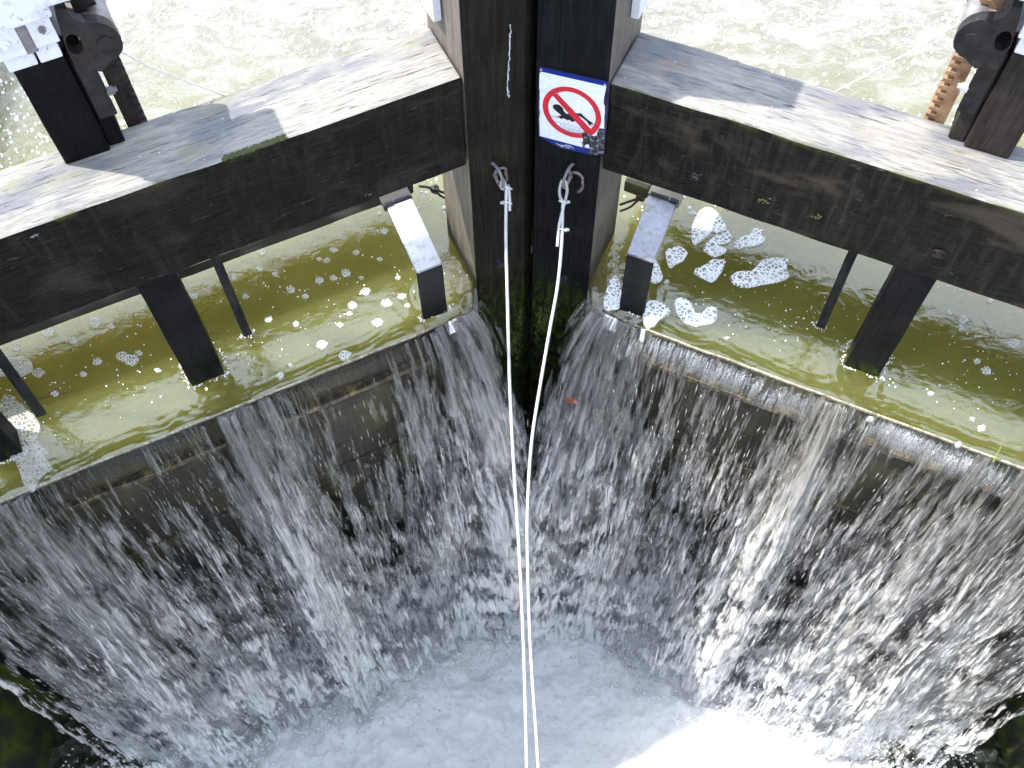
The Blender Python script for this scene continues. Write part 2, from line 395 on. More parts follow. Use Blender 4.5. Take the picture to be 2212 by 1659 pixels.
def mat_fall(name, col, lo, hi, alpha=.9, sheen=.5):
    """broken falling water: soft strands drawn out along the fall, clear between, whiter where it is aerated low down"""
    t = NT(name)
    uv = t.n('ShaderNodeUVMap', uv_map='flow')
    def nz(sc, sy, det, dist=0):
        mp = t.n('ShaderNodeMapping'); mp.inputs['Scale'].default_value = (1, sy, 1); t.l(uv.outputs[0], mp.inputs[0]); return t.noise(mp.outputs[0], sc, det, .6, dist)
    n = nz(58, .12, 4, .4); f = nz(200, .04, 3); q = nz(95, .28, 3, .8)
    d = t.attr('dens')
    k = t.math('ADD', d, t.math('ADD', t.math('MULTIPLY', t.math('SUBTRACT', n, .5), .75), t.math('ADD', t.math('MULTIPLY', t.math('SUBTRACT', f, .5), .55), t.math('MULTIPLY', t.math('SUBTRACT', q, .5), .3))))
    a = t.math('MULTIPLY', t.ramp(k, [(lo, 0), (hi, 1)]), alpha)
    sy = t.n('ShaderNodeSeparateXYZ'); t.l(uv.outputs[0], sy.inputs[0])
    c = t.mix(t.ramp(t.math('ADD', t.math('MULTIPLY', f, .6), t.math('MULTIPLY', n, .4)), [(.34, 0), (.68, 1)]), tuple(x*.6 for x in col), tuple(min(1, x*1.35) for x in col))
    c = t.mix(t.ramp(sy.outputs['Y'], [(.05, 0), (.7, 1)]), (.17, .16, .145), c)
    c = t.mix(t.ramp(t.math('MULTIPLY', sy.outputs['Y'], .4), [(.52, 0), (.82, .9)]), c, (.82, .84, .87))
    bs = t.n('ShaderNodeBsdfPrincipled'); t.set(bs, Base_Color=c, Roughness=.2, Specular_IOR_Level=sheen, Normal=t.bump(t.math('ADD', n, t.math('MULTIPLY', f, .3)), .8, .005))
    tr = t.n('ShaderNodeBsdfTransparent'); mx = t.n('ShaderNodeMixShader')
    t.l(a, mx.inputs[0]); t.l(tr.outputs[0], mx.inputs[1]); t.l(bs.outputs[0], mx.inputs[2]); t.l(mx.outputs[0], t.out.inputs[0]); return t.m
def mat_film():
    """clear sheet gliding over the crest"""
    t = NT('clear_water_film')
    uv = t.n('ShaderNodeUVMap', uv_map='flow'); mp = t.n('ShaderNodeMapping'); mp.inputs['Scale'].default_value = (1, .12, 1); t.l(uv.outputs[0], mp.inputs[0])
    n = t.noise(mp.outputs[0], 60, 5, .6, .3); mp3 = t.n('ShaderNodeMapping'); mp3.inputs['Scale'].default_value = (1, .3, 1); t.l(uv.outputs[0], mp3.inputs[0]); n2 = t.noise(mp3.outputs[0], 130, 4, .6, .5); b = t.bump(t.math('ADD', n, t.math('MULTIPLY', n2, .35)), .8, .008)
    gl = t.n('ShaderNodeBsdfGlossy'); gl.inputs['Roughness'].default_value = .05; t.l(b, gl.inputs['Normal'])
    fr = t.n('ShaderNodeFresnel'); fr.inputs[0].default_value = 1.5; t.l(b, fr.inputs['Normal'])
    tr = t.n('ShaderNodeBsdfTransparent'); tr.inputs[0].default_value = (.94, .92, .88, 1)
    sy = t.n('ShaderNodeSeparateXYZ'); t.l(uv.outputs[0], sy.inputs[0])
    mx = t.n('ShaderNodeMixShader'); t.l(t.math('MULTIPLY', fr.outputs[0], t.ramp(t.math('ADD', sy.outputs['Y'], t.math('MULTIPLY', n, .05)), [(.04, 1), (.15, .0)])), mx.inputs[0]); t.l(tr.outputs[0], mx.inputs[1]); t.l(gl.outputs[0], mx.inputs[2])
    t.l(mx.outputs[0], t.out.inputs[0]); return t.m
def mat_pool():
    t = NT('churned_foam'); n = t.noise(t.coord(), 7, 8, .62, .6); f = t.noise(t.coord(), 60, 5, .65)
    col = t.mix(t.ramp(n, [(.33, 0), (.5, 1)]), (.88, .89, .91), (.97, .97, .98))
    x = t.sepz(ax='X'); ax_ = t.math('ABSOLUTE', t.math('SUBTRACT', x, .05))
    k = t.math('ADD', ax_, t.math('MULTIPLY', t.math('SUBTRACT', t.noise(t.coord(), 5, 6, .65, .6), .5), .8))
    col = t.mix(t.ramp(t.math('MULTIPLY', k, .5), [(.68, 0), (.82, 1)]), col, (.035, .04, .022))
    b2 = t.noise(t.coord(), 26, 5, .7, .5); col = t.mix(t.ramp(b2, [(.56, 0), (.68, .5)]), col, (.52, .55, .56))
    t.pr(Base_Color=col, Roughness=.5, Subsurface_Weight=.25, Subsurface_Scale=.12, Subsurface_Radius=(1, 1, 1), Normal=t.bump(t.math('ADD', n, t.math('MULTIPLY', f, .5)), .5, .03)); return t.m
def mat_brick():
    t = NT('mossy_brick'); v = t.coord((1, 1, 1), rot=(math.pi/2, 0, math.pi/2))
    b = t.n('ShaderNodeTexBrick'); t.l(v, b.inputs['Vector']); b.inputs['Scale'].default_value = 4.4
    b.inputs['Color1'].default_value = (.07, .05, .035, 1); b.inputs['Color2'].default_value = (.04, .033, .026, 1); b.inputs['Mortar'].default_value = (.03, .03, .025, 1)
    ms = t.noise(t.coord((2, 2, 1)), 5, 7, .65, .5)
    col = t.mix(t.ramp(ms, [(.42, 0), (.58, 1)]), b.outputs[0], (.075, .105, .012))
    t.pr(Base_Color=col, Roughness=.45, Normal=t.bump(t.math('ADD', b.outputs['Fac'], ms), .6, .012)); return t.m
def mat_grass():
    t = NT('bank_grass'); n = t.noise(t.coord(), 20, 7, .7)
    t.pr(Base_Color=t.mix(n, (.035, .06, .012), (.08, .11, .025)), Roughness=.9); return t.m
def mat_stone():
    t = NT('coping_stone'); n = t.noise(t.coord(), 12, 7, .7)
    t.pr(Base_Color=t.mix(n, (.2, .19, .17), (.36, .34, .31)), Roughness=.8, Normal=t.bump(n, .5, .01)); return t.m
M_canal, M_bub, M_pool, M_brick = mat_canal(), mat_bubble(), mat_pool(), mat_brick()
M_foam, M_foam2 = mat_foam('bubble_raft', 74), mat_foam('fine_bubble_raft', 120, .62)

# ------------------------------------------------------------------ the gates
SIDE = {-1: 'left', 1: 'right'}
WALLX = {-1: -2.02, 1: 2.08}
def make_gate(g):
    zbb, zbt = (.540, .845) if g < 0 else (.522, .822)
    root = empty('lock_gate', frame(g))
    tag(root, {-1: 'black timber lock gate leaf on the left, with a chalk line on its mitre post',
               1: 'black timber lock gate leaf on the right carrying the no swimming sign'}[g], 'lock gate', 'pair of mitre lock gates')
    # mitre post: left one chamfered along the meeting face
    bm = bmesh.new()
    if g == -1:
        prof = [(-.0965, .21), (-.0152, .035), (.030, -.004), (.19, -.004), (.19, .21)]
    else:
        prof = [(-.0950, .21), (.0034, -.003), (.0062, -.006), (.19, -.006), (.19, .21)]
    zs = np.linspace(-2.6, 1.46, 70); prev = None
    for z in zs:
        ring = []
        for (s, t) in prof:
            w = .0015*mn.noise(Vector((s*20, t*20+g*5, z*7)))
            ring.append(bm.verts.new((g*s, t+w, z)))
        if prev:
            for k in range(len(ring)):
                f = bm.faces.new((prev[k], prev[(k+1) % 5], ring[(k+1) % 5], ring[k]))
                if k == 3: f.material_index = 1
        prev = ring
    bm.faces.new(prev)
    bmesh.ops.bevel(bm, geom=[e for e in bm.edges if len(e.link_faces) == 2 and e.calc_face_angle(0) > .6 and abs(e.verts[0].co.x) > .1], offset=.003, segments=1, affect='EDGES')
    fin('mitre_post', bm, [M_mitreL if g < 0 else M_mitreR, M_side], root)
    # heel post and top beam
    bm = timber(bmesh.new(), g, .1935, 2.75, 0, .192, zbb, zbt, .007, .0018, .03, seed=g+3)
    fin('top_beam', bm, M_beam[g], root)
    bm = timber(bmesh.new(), g, 1.98, 2.15, .01, .18, -2.6, .518, .008)
    fin('heel_post', bm, M_tarZ, root)
    for (a, b) in ((.976, 1.076), (1.562, 1.665)):
        bm = timber(bmesh.new(), g, a, b, .032, .115, -.6, zbb-.002, .004, .0012, .04, seed=a)
        fin('upright', bm, M_post, root)
    # planking below the water, boards stepped at the ledge
    bm = bmesh.new()
    timber(bm, g, .385 if g < 0 else .405, 1.975, -.088, -.03, -.125, -.008, .003, .001, .06, 1)
    z = -.15
    k = 0
    while z > -2.4:
        h = .23 if k % 2 else .2
        timber(bm, g, .20, 1.975, -.098+.006*(k % 2), -.035, z-h+.004, z, .004, .0015, .06, k); z -= h; k += 1
    fin('planking', bm, M_planks, root)
    bm = timber(bmesh.new(), g, .385 if g < 0 else .405, 1.975, -.088, -.0825, -.006, .003, .0015, .0016, .012, 5)
    fin('crest_strip', bm, M_crest, root)
    bm = timber(bmesh.new(), g, .385 if g < 0 else .405, 1.975, -.112, -.04, -.148, -.127, .004, .003, .02, 9)
    fin('ledge', bm, M_ledge, root)
    # painted plate on the upper side of the mitre post
    bm = timber(bmesh.new(), g, .1915, .212, .105, .178, .93, 1.44, .002, 0)
    fin('painted_plate', bm, M_white, root)
    # bolts through the mitre post
    bm = bmesh.new(); zb = .08 if g < 0 else -.005
    cyl(bm, (g*.112, -.02, zb), (g*.112, 0, zb), .012, .016, 12)
    fin('bolt', bm, M_bolt, root, smooth=False)
    # eye bolt for the cable
    bm = bmesh.new(); ze = .518 if g < 0 else .508; se = .125 if g < 0 else .116
    pts = [Vector((g*se, -.03, ze)), Vector((g*(se-.004), -.055, ze+.004)), Vector((g*(se-.006), -.08, ze-.008)), Vector((g*(se-.006), -.088, ze-.03)),
           Vector((g*(se-.005), -.078, ze-.048)), Vector((g*(se-.004), -.058, ze-.05)), Vector((g*(se-.003), -.047, ze-.03)), Vector((g*(se-.003), -.055, ze-.008))]
    pts = [p+Vector((0, .03, 0)) for p in pts]
    tube(bm, spline(pts, 40), .0045, 10)
    fin('eye_bolt', bm, M_iron_g, root, smooth=True)
    # rusty shackle chain tail beside the eye
    bm = bmesh.new(); r0 = []
    for k in range(25):
        a = math.pi*(-.1+1.25*k/24)
        r0.append(Vector((g*(se+.0)+.017*math.cos(a)+.016, -.018-.004*math.sin(a), ze-.03+.022*math.sin(a))))
    tube(bm, r0, .0038, 8)
    tube(bm, spline([r0[0], r0[0]+Vector((.003, -.003, -.02)), r0[0]+Vector((-.004, -.002, -.04)), r0[0]+Vector((-.010, 0, -.05))], 12), .0045, 8)
    fin('shackle', bm, mat_iron('shackle_rust', (.09, .05, .04), (.26, .20, .19), .5), root, smooth=True)
    if g == -1:
        # chalk line
        bm = bmesh.new(); P = [(1103, 54), (1102, 80), (1101, 105), (1099, 140), (1097, 165), (1097, 190), (1099, 210)]
        for i in range(len(P)-1):
            for q in range(7):
                f = (q+random.random()*.6)/7
                X = P[i][0]+(P[i+1][0]-P[i][0])*f+random.uniform(-1.6, 1.6); Y = P[i][1]+(P[i+1][1]-P[i][1])*f
                s, z = tp(-1, -.0062, X, Y); w = random.uniform(.0008, .0022); h = random.uniform(.002, .007)
                vs = [bm.verts.new((-s+a, -.0062, z+b)) for a, b in ((-w, -h), (w*.6, -h*.8), (w, h*.9), (-w*.5, h))]
                bm.faces.new(vs)
        fin('chalk_line', bm, mat_flat('chalk', (.62, .64, .70), .8), root)
    else:
        # old fixings and moss tufts on the beam face
        for (X, Y) in ((2028, 548),):
            s, z = tp(1, -.001, X, Y); bm = bmesh.new()
            for k in range(2):
                r = .010+.006*k
                tube(bm, [Vector((s+r*math.cos(a), -.003, z+r*.8*math.sin(a))) for a in np.linspace(0.2, 6.0, 18)], .0016, 6)
            cyl(bm, (s, -.004, z), (s, .001, z), .007, .009, 10)
            fin('fixing', bm, M_castiron, root, smooth=False)
        bm = bmesh.new()
        for (X, Y, n) in ((1650, 437, 14), (1765, 470, 12)):
            for k in range(n):
                s, z = tp(1, -.003, X+random.gauss(0, 8), Y+random.gauss(0, 2.5))
                bmesh.ops.create_icosphere(bm, subdivisions=1, radius=random.uniform(.0015, .004), matrix=Matrix.Translation((s, -.002, z)))
        tag(fin('moss_tufts', bm, mat_flat('moss', (.035, .045, .012), .9), root), kind='stuff')
    if g == -1:
        bm = bmesh.new()
        for k in range(420):
            u = random.random(); X = 485+u*130+random.gauss(0, 4); Y = 338-u*47+random.gauss(0, 2.2)
            s, z = tp(-1, -.001, X, Y)
            bmesh.ops.create_icosphere(bm, subdivisions=1, radius=random.uniform(.0015, .0038), matrix=Matrix.Translation((-s, random.uniform(-.002, .012), min(z, .8455))))
        tag(fin('moss_tufts', bm, mat_flat('moss_edge', (.055, .062, .018), .9), root), kind='stuff')
    # moss beards on the mitre post just above and below the water
    bm = bmesh.new()
    spots = {-1: [(1128, 690, 7, 22, 60), (1112, 745, 6, 20, 40), (1035, 690, 8, 10, 30)], 1: [(1172, 690, 10, 16, 70), (1235, 790, 6, 22, 50), (1215, 880, 6, 30, 60), (1268, 690, 6, 10, 20)]}[g]
    for (X, Y, wx, wy, n) in spots:
        for k in range(n*3):
            x, y = X+random.gauss(0, wx), Y+random.gauss(0, wy)
            s, z = tp(g, -.007, x, y)
            if not .016 < s < .185: continue
            if g < 0 and s < .04: continue
            L = random.uniform(.004, .014); w = random.uniform(.0008, .002)
            v = [bm.verts.new((g*s-w, -.006, z)), bm.verts.new((g*s+w, -.006, z)), bm.verts.new((g*s+random.uniform(-.003, .003), -.006-random.uniform(.002, .006), z-L))]
            bm.faces.new(v)
    tag(fin('moss', bm, mat_flat('wet_moss_'+SIDE[g], (.07, .095, .010), .6), root), kind='stuff')
    return root
gates = {g: make_gate(g) for g in (-1, 1)}

# ------------------------------------------------------------------ walkway planks behind the gates, steel straps, knots
def make_plank(g):
    o = timber(bmesh.new(), g, *((.27, 2.05, .25, .50, .204, .243) if g < 0 else (.194, .268, .235, .50, .178, .222)), .004, .0015, .04, seed=4*g)
    t = NT('plank_'+SIDE[g]); gr = t.noise(t.coord((1.2, 12, 12)), 6, 8, .65)
    c = t.mix(t.ramp(gr, [(.3, 0), (.7, 1)]), (.16, .15, .10), (.46, .44, .36))
    c = t.mix(t.ramp(t.noise(t.coord(), 9, 5, .6), [(.5, 0), (.62, .7)]), c, (.10, .11, .02) if g > 0 else (.16, .17, .10))
    y = t.sepz(ax='Y'); c = t.mix(t.ramp(y, [(.2525, 1), (.2535, 0)]), c, (.022, .019, .014) if g < 0 else (.07, .065, .02))  # front face coloured darker than the top, painting in shade and sunlight
    t.pr(Base_Color=c, Roughness=.7, Normal=t.bump(gr, .6, .004))
    ob = fin('walkway_plank', o, t.m, mw=frame(g))
    tag(ob, {-1: 'long dark plank low behind the left beam with its top coloured pale as if sunlit', 1: 'mossy plank end under the right beam beside the mitre post'}[g], 'plank', 'planks low behind the gates')
for g in (-1, 1): make_plank(g)
o = fin('walkway_plank', timber(bmesh.new(), 1, .30, 2.0, .27, .50, .255, .295, .004, .0015, .05), M_tarZ, mw=frame(1)); tag(o, 'dark plank tucked behind the right beam, seen mirrored in the olive water', 'plank', 'planks low behind the gates')

def make_strap(g):
    root = empty('steel_strap', frame(g))
    tag(root, {-1: 'bent steel strap left of the mitre posts with sun glare coloured into its slope', 1: 'bent steel strap right of the mitre posts with green algae on its slope'}[g], 'strap', 'bent straps either side of the mitre posts')
    if g < 0: a0, a1, b0, b1 = .306, .383, .294, .372
    else: a0, a1, b0, b1 = .305, .383, .278, .365
    zt = .268; tb = -.045; tt = .262; zb = .235 if g < 0 else .27
    bm = bmesh.new()
    # channel: front web + two thin flanges, bent at the knee
    sec = lambda s0, s1, p, q: [(s0, p, q), (s1, p, q)]
    path = [(-.5, tb+.01, a0, a1), (zb, tb, a0, a1)]
    lo = [(g*a0, tb, -.35), (g*a1, tb, -.35)]; kn = [(g*a0, tb, zb), (g*a1, tb, zb)]
    hi = [(g*b0, tt-.035, zt+.002), (g*b1, tt-.035, zt+.002)]
    if g > 0: hi = [(g*b0, .215, .225), (g*b1, .215, .225)]
    else: hi = [(g*b0, .205, .245), (g*b1, .205, .245)]
    dn = Vector((0, .016, -.006))
    rows = [lo, kn, hi]; off = [Vector((0, .012, 0)), Vector((0, .012, -.008)), Vector((0, .002, -.014))]
    V1 = [[bm.verts.new(p) for p in r] for r in rows]; V2 = [[bm.verts.new(Vector(p)+o) for p in r] for r, o in zip(rows, off)]
    for i in range(2):
        bm.faces.new((V1[i][0], V1[i][1], V1[i+1][1], V1[i+1][0])); bm.faces.new((V2[i][0], V2[i][1], V2[i+1][1], V2[i+1][0]))
        for k in (0, 1): bm.faces.new((V1[i][k], V1[i+1][k], V2[i+1][k], V2[i][k]))
    bm.faces.new((V1[0][0], V1[0][1], V2[0][1], V2[0][0])); bm.faces.new((V1[2][0], V1[2][1], V2[2][1], V2[2][0]))
    bmesh.ops.recalc_face_normals(bm, faces=bm.faces[:])
    bmesh.ops.bevel(bm, geom=[e for e in bm.edges if len(e.link_faces) == 2 and e.calc_face_angle(0) > .3], offset=.0025, segments=2, affect='EDGES')
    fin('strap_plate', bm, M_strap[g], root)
    # hinge block joining strap to plank
    bm = bmesh.new()
    z0 = hi[0][2]; y0 = hi[0][1]
    sa, sb = sorted((abs(hi[0][0]), abs(hi[1][0])))
    timber(bm, g, sa-.004, sb+.006, y0+.003, .2545, z0-.024, z0+.002, .002, .0006, .02)
    fin('wooden_block', bm, mat_flat('block_'+SIDE[g], (.035, .03, .024) if g < 0 else (.34, .29, .21), .7), root)
    bm = bmesh.new()
    cyl(bm, (g*(sa+.004), y0+.004, z0+.006), (g*(sb-.028), y0+.004, z0+.006), .0055, None, 10)
    cyl(bm, (g*(sb-.022), y0+.002, z0+.007), (g*(sb+.004), y0+.002, z0+.007), .007, None, 10)
    fin('hinge_pin', bm, M_bolt, root, smooth=False)
for g in (-1, 1): make_strap(g)

def make_knot(g):
    bm = bmesh.new()
    if g < 0: P = [(905, 402), (922, 404), (938, 409), (952, 414), (975, 420)]; Q = [(938, 409), (946, 418), (957, 426), (975, 432)]; K = (938, 409); tt = .245
    else: P = [(1405, 416), (1392, 424), (1384, 427), (1366, 433), (1340, 442)]; Q = [(1384, 427), (1372, 438), (1360, 448), (1340, 456)]; K = (1384, 425); tt = .235
    def w(X, Y, d=0): s, z = tp(g, tt+d, X, Y); return gate_pt(g, s, tt+d, z)
    tube(bm, spline([w(*p) for p in P], 24), .0042, 8); tube(bm, spline([w(*p) for p in Q], 16), .0036, 8)
    c = w(*K); bm2 = []
    for k in range(46):
        a = k/45*math.pi*4.6
        bm2.append(c+Vector((.009*math.cos(a)+.003*math.sin(2.3*a), .007*math.sin(a*1.5), .010*math.sin(a))))
    tube(bm, bm2, .004, 8)
    o = fin('knotted_cord', bm, mat_flat('old_cord_'+SIDE[g], (.05, .045, .035) if g < 0 else (.06, .042, .025), .8), smooth=True)
    tag(o, {-1: 'dark knotted cord stretched beneath the left beam near the mitre post', 1: 'brown knotted cord hanging beside the mossy plank end'}[g], 'cord', 'knotted cords behind the mitre posts')
for g in (-1, 1): make_knot(g)

# ------------------------------------------------------------------ paddle gear on the beams
def make_gear(g):
    root = empty('paddle_gear', frame(g) @ Matrix.Translation((g*1.04, .15, .845 if g < 0 else .822)))
    inv = Matrix.Translation((g*1.04, .15, .842)).inverted()
    tag(root, {-1: 'black paddle gear with white painted head standing on the left beam', 1: 'paddle gear on the right beam with rust orange toothed rack'}[g], 'paddle gear', 'paddle gears on the gate beams')
    def add(name, bm, mat, smooth=False, par=None):
        bm.transform(inv); o = fin(name, bm, mat, par or root, smooth); return o
    x = lambda s: g*s
    # timber stand: black below, painted above
    mt = M_tarZ if g < 0 else mat_tar('gear_stand_timber', 'Z', base=(.022, .018, .015), light=(.06, .05, .043), seed=3)
    add('stand', timber(bmesh.new(), g, .992, 1.094, .138, .262, .8435, 1.118, .005, .001, .04), mt)
    bm = timber(bmesh.new(), g, 1.0, 1.02, .1365, .1378, .85, 1.11, .0005, 0); bm2 = bm
    add('side_batten', timber(bmesh.new(), g, .955, .990, .15, .235, .8435, 1.10, .003, .001, .04), mt)
    # painted head
    bm = bmesh.new()
    timber(bm, g, .993, 1.038, .134, .262, 1.12, 1.62, .003, .0008, .03); timber(bm, g, 1.043, 1.10, .134, .262, 1.12, 1.62, .003, .0008, .03)
    add('painted_head', bm, M_white)
    bm = bmesh.new()
    timber(bm, g, .985, 1.031, .122, .1335, 1.165, 1.235, .002, .0006, .02); timber(bm, g, 1.052, 1.11, .122, .1335, 1.16, 1.235, .002, .0006, .02)
    add('painted_strap', bm, M_white)
    bm = timber(bmesh.new(), g, 1.030, 1.053, .126, .1332, 1.155, 1.26, .002, 0); add('iron_bar', bm, M_iron_g)
    bm = timber(bmesh.new(), g, .975, 1.075, .10, .133, 1.238, 1.30, .006, .0015, .02); add('painted_block', bm, M_white)
    bm = timber(bmesh.new(), g, .86, .985, .10, .28, 1.262, 1.285, .003, .001, .03); add('cover_plate', bm, M_white)
    for (s, z, r, m) in ((1.082, 1.195, .0125, M_white), (1.006, 1.205, .0075, M_iron_g)):
        bm = bmesh.new(); cyl(bm, (x(s), .121, z), (x(s), .115, z), r, r*.92, 18); cyl(bm, (x(s), .115, z), (x(s), .108, z), r*.5, r*.45, 8)
        add('bolt', bm, m)
    # cast housing: a comma-shaped cheek with a web hole
    def C(pts): # pixels of the left crop -> (s,z)
        out = []
        for (a, b) in pts:
            s, z = tp(-1, .13, a*.1371, b*.1371); out.append((x(s), z))
        return out
    cheek = C([(905, 205), (1060, 170), (1110, 260), (1200, 345), (1350, 385), (1560, 375), (1700, 415), (1790, 465), (1860, 530), (1915, 605), (1950, 700), (1945, 800), (1900, 880),
               (1830, 945), (1760, 990), (1700, 1060), (1600, 1150), (1420, 1090), (1340, 1150), (1250, 1170), (1195, 1100), (1140, 960), (1060, 800), (1000, 600), (940, 400)])
    hc = C([(1180+135*math.cos(a)+40*math.sin(a), 720+160*math.sin(a)) for a in np.linspace(0, 2*math.pi, 17)[:-1]])
    bm = bmesh.new(); prism(bm, [cheek, hc], .13, .158)
    bmesh.ops.recalc_face_normals(bm, faces=bm.faces[:])
    add('housing_cheek', bm, M_castiron)
    # shell wrapping the pinion behind the cheek, open at the top
    hub = C([(1672, 700)])[0]; rad = abs(C([(1950, 700)])[0][0]-hub[0])
    bm = bmesh.new(); arc = []
    for a in np.linspace(-1.0, 1.9, 22):
        arc.append((hub[0]-g*rad*.985*math.cos(a), hub[1]+rad*1.0*math.sin(a)))
    inn = [(hub[0]-g*(rad-.007)*math.cos(a), hub[1]+(rad-.007)*math.sin(a)) for a in np.linspace(1.9, -1.0, 22)]
    tail = [(hub[0]+g*.075, hub[1]+rad*.92), (hub[0]+g*.10, hub[1]+rad*1.25), (hub[0]+g*.10, hub[1]+rad*1.1), (hub[0]+g*.07, hub[1]+rad*.78)]
    prism(bm, [arc+tail+inn], .158, .262)
    add('housing_shell', bm, M_iron_g, smooth=False)
    bm = bmesh.new(); prism(bm, [cheek], .262, .282); add('rear_cheek', bm, M_castiron)
    bm = bmesh.new()
    cyl(bm, (x(abs(hub[0])), .132, hub[1]), (x(abs(hub[0])), .126, hub[1]), rad*.56, rad*.54, 28); add('pinion_pin', bm, M_castiron)
    bm = bmesh.new(); n = 11
    prof = []
    for k in range(n*4):
        a = 2*math.pi*k/(n*4); r = rad*(.80 if k % 4 in (0, 1) else .60); prof.append((hub[0]+r*math.cos(a), hub[1]+r*math.sin(a)))
    prism(bm, [prof], .165, .225); add('pinion', bm, M_castiron)
    bm = bmesh.new(); sg, zg = .955, 1.02
    timber(bm, g, .945, .985, .142, .149, .93, 1.08, .004, 0)
    add('bracket_plate', bm, M_castiron)
    bm = bmesh.new(); cyl(bm, (x(.947), .15, .99), (x(.932), .15, .99), .011, .010, 6); cyl(bm, (x(.932), .15, .99), (x(.925), .15, .99), .006, .006, 8)
    add('nut', bm, M_iron_g if g < 0 else M_steel)
    # rack: bar + teeth facing the mitre, running down behind the beam to the rod
    a, b = (.905, .940)
    bm = bmesh.new(); pitch = .0215; z = .80; prof = [(x(b), .78), (x(b), 1.30)]
    zz = 1.30
    while zz > .79:
        for (ds, dz) in ((.010, 0), (-.010, -.001), (-.011, -.009), (.004, -.0105), (.010, -.0105)):
            prof.append((x(a+ds), zz+dz))
        zz -= pitch
    prof.append((x(a+.010), .78))
    prism(bm, [prof], .200, .236)
    mr = M_rackdark if g < 0 else M_rust
    rk = add('rack', bm, mr)
    bm = timber(bmesh.new(), g, .862, .888, .2, .212, -.7, .52, .002, .0008, .03)
    for v in bm.verts: v.co.y -= max(0, .50-v.co.z)*.15
    
    ob = add('paddle_rod', bm, M_rod)
    bm = timber(bmesh.new(), g, .870, .93, .2, .214, .50, .79, .002, 0); add('rod_joint', bm, mr)
for g in (-1, 1): make_gear(g)
# second paddle rod by the outer upright (left gate only shows it)
bm = timber(bmesh.new(), -1, 1.475, 1.503, .2, .212, -.7, .78, .002, .0008, .03)
for v in bm.verts: v.co.y -= max(0, .50-v.co.z)*.15
o = fin('paddle_rod', bm, M_rod, mw=frame(-1)); tag(o, 'narrow dark paddle rod entering foam at the left picture edge', 'rod')

# thin wires from the gear down behind the beams
for g, P in ((-1, [(262, 112), (330, 146), (405, 176), (480, 205), (520, 224)]), (1, [(2070, 52), (1980, 104), (1895, 150), (1812, 194), (1770, 216)])):
    bm = bmesh.new()
    pp = []
    for i, (X, Y) in enumerate(P):
        t = .205; s, z = tp(g, t, X, Y); pp.append(gate_pt(g, s, t, z))
    tube(bm, spline(pp, 30), .0022, 6)
    o = fin('thin_wire', bm, mat_flat('pale_wire_'+SIDE[g], (.62, .58, .54), .5), smooth=True)
    tag(o, {-1: 'thin pale wire running from the left paddle gear down behind the beam', 1: 'thin grey wire running from the right paddle gear down behind the beam'}[g], 'wire', 'thin wires behind the beams')

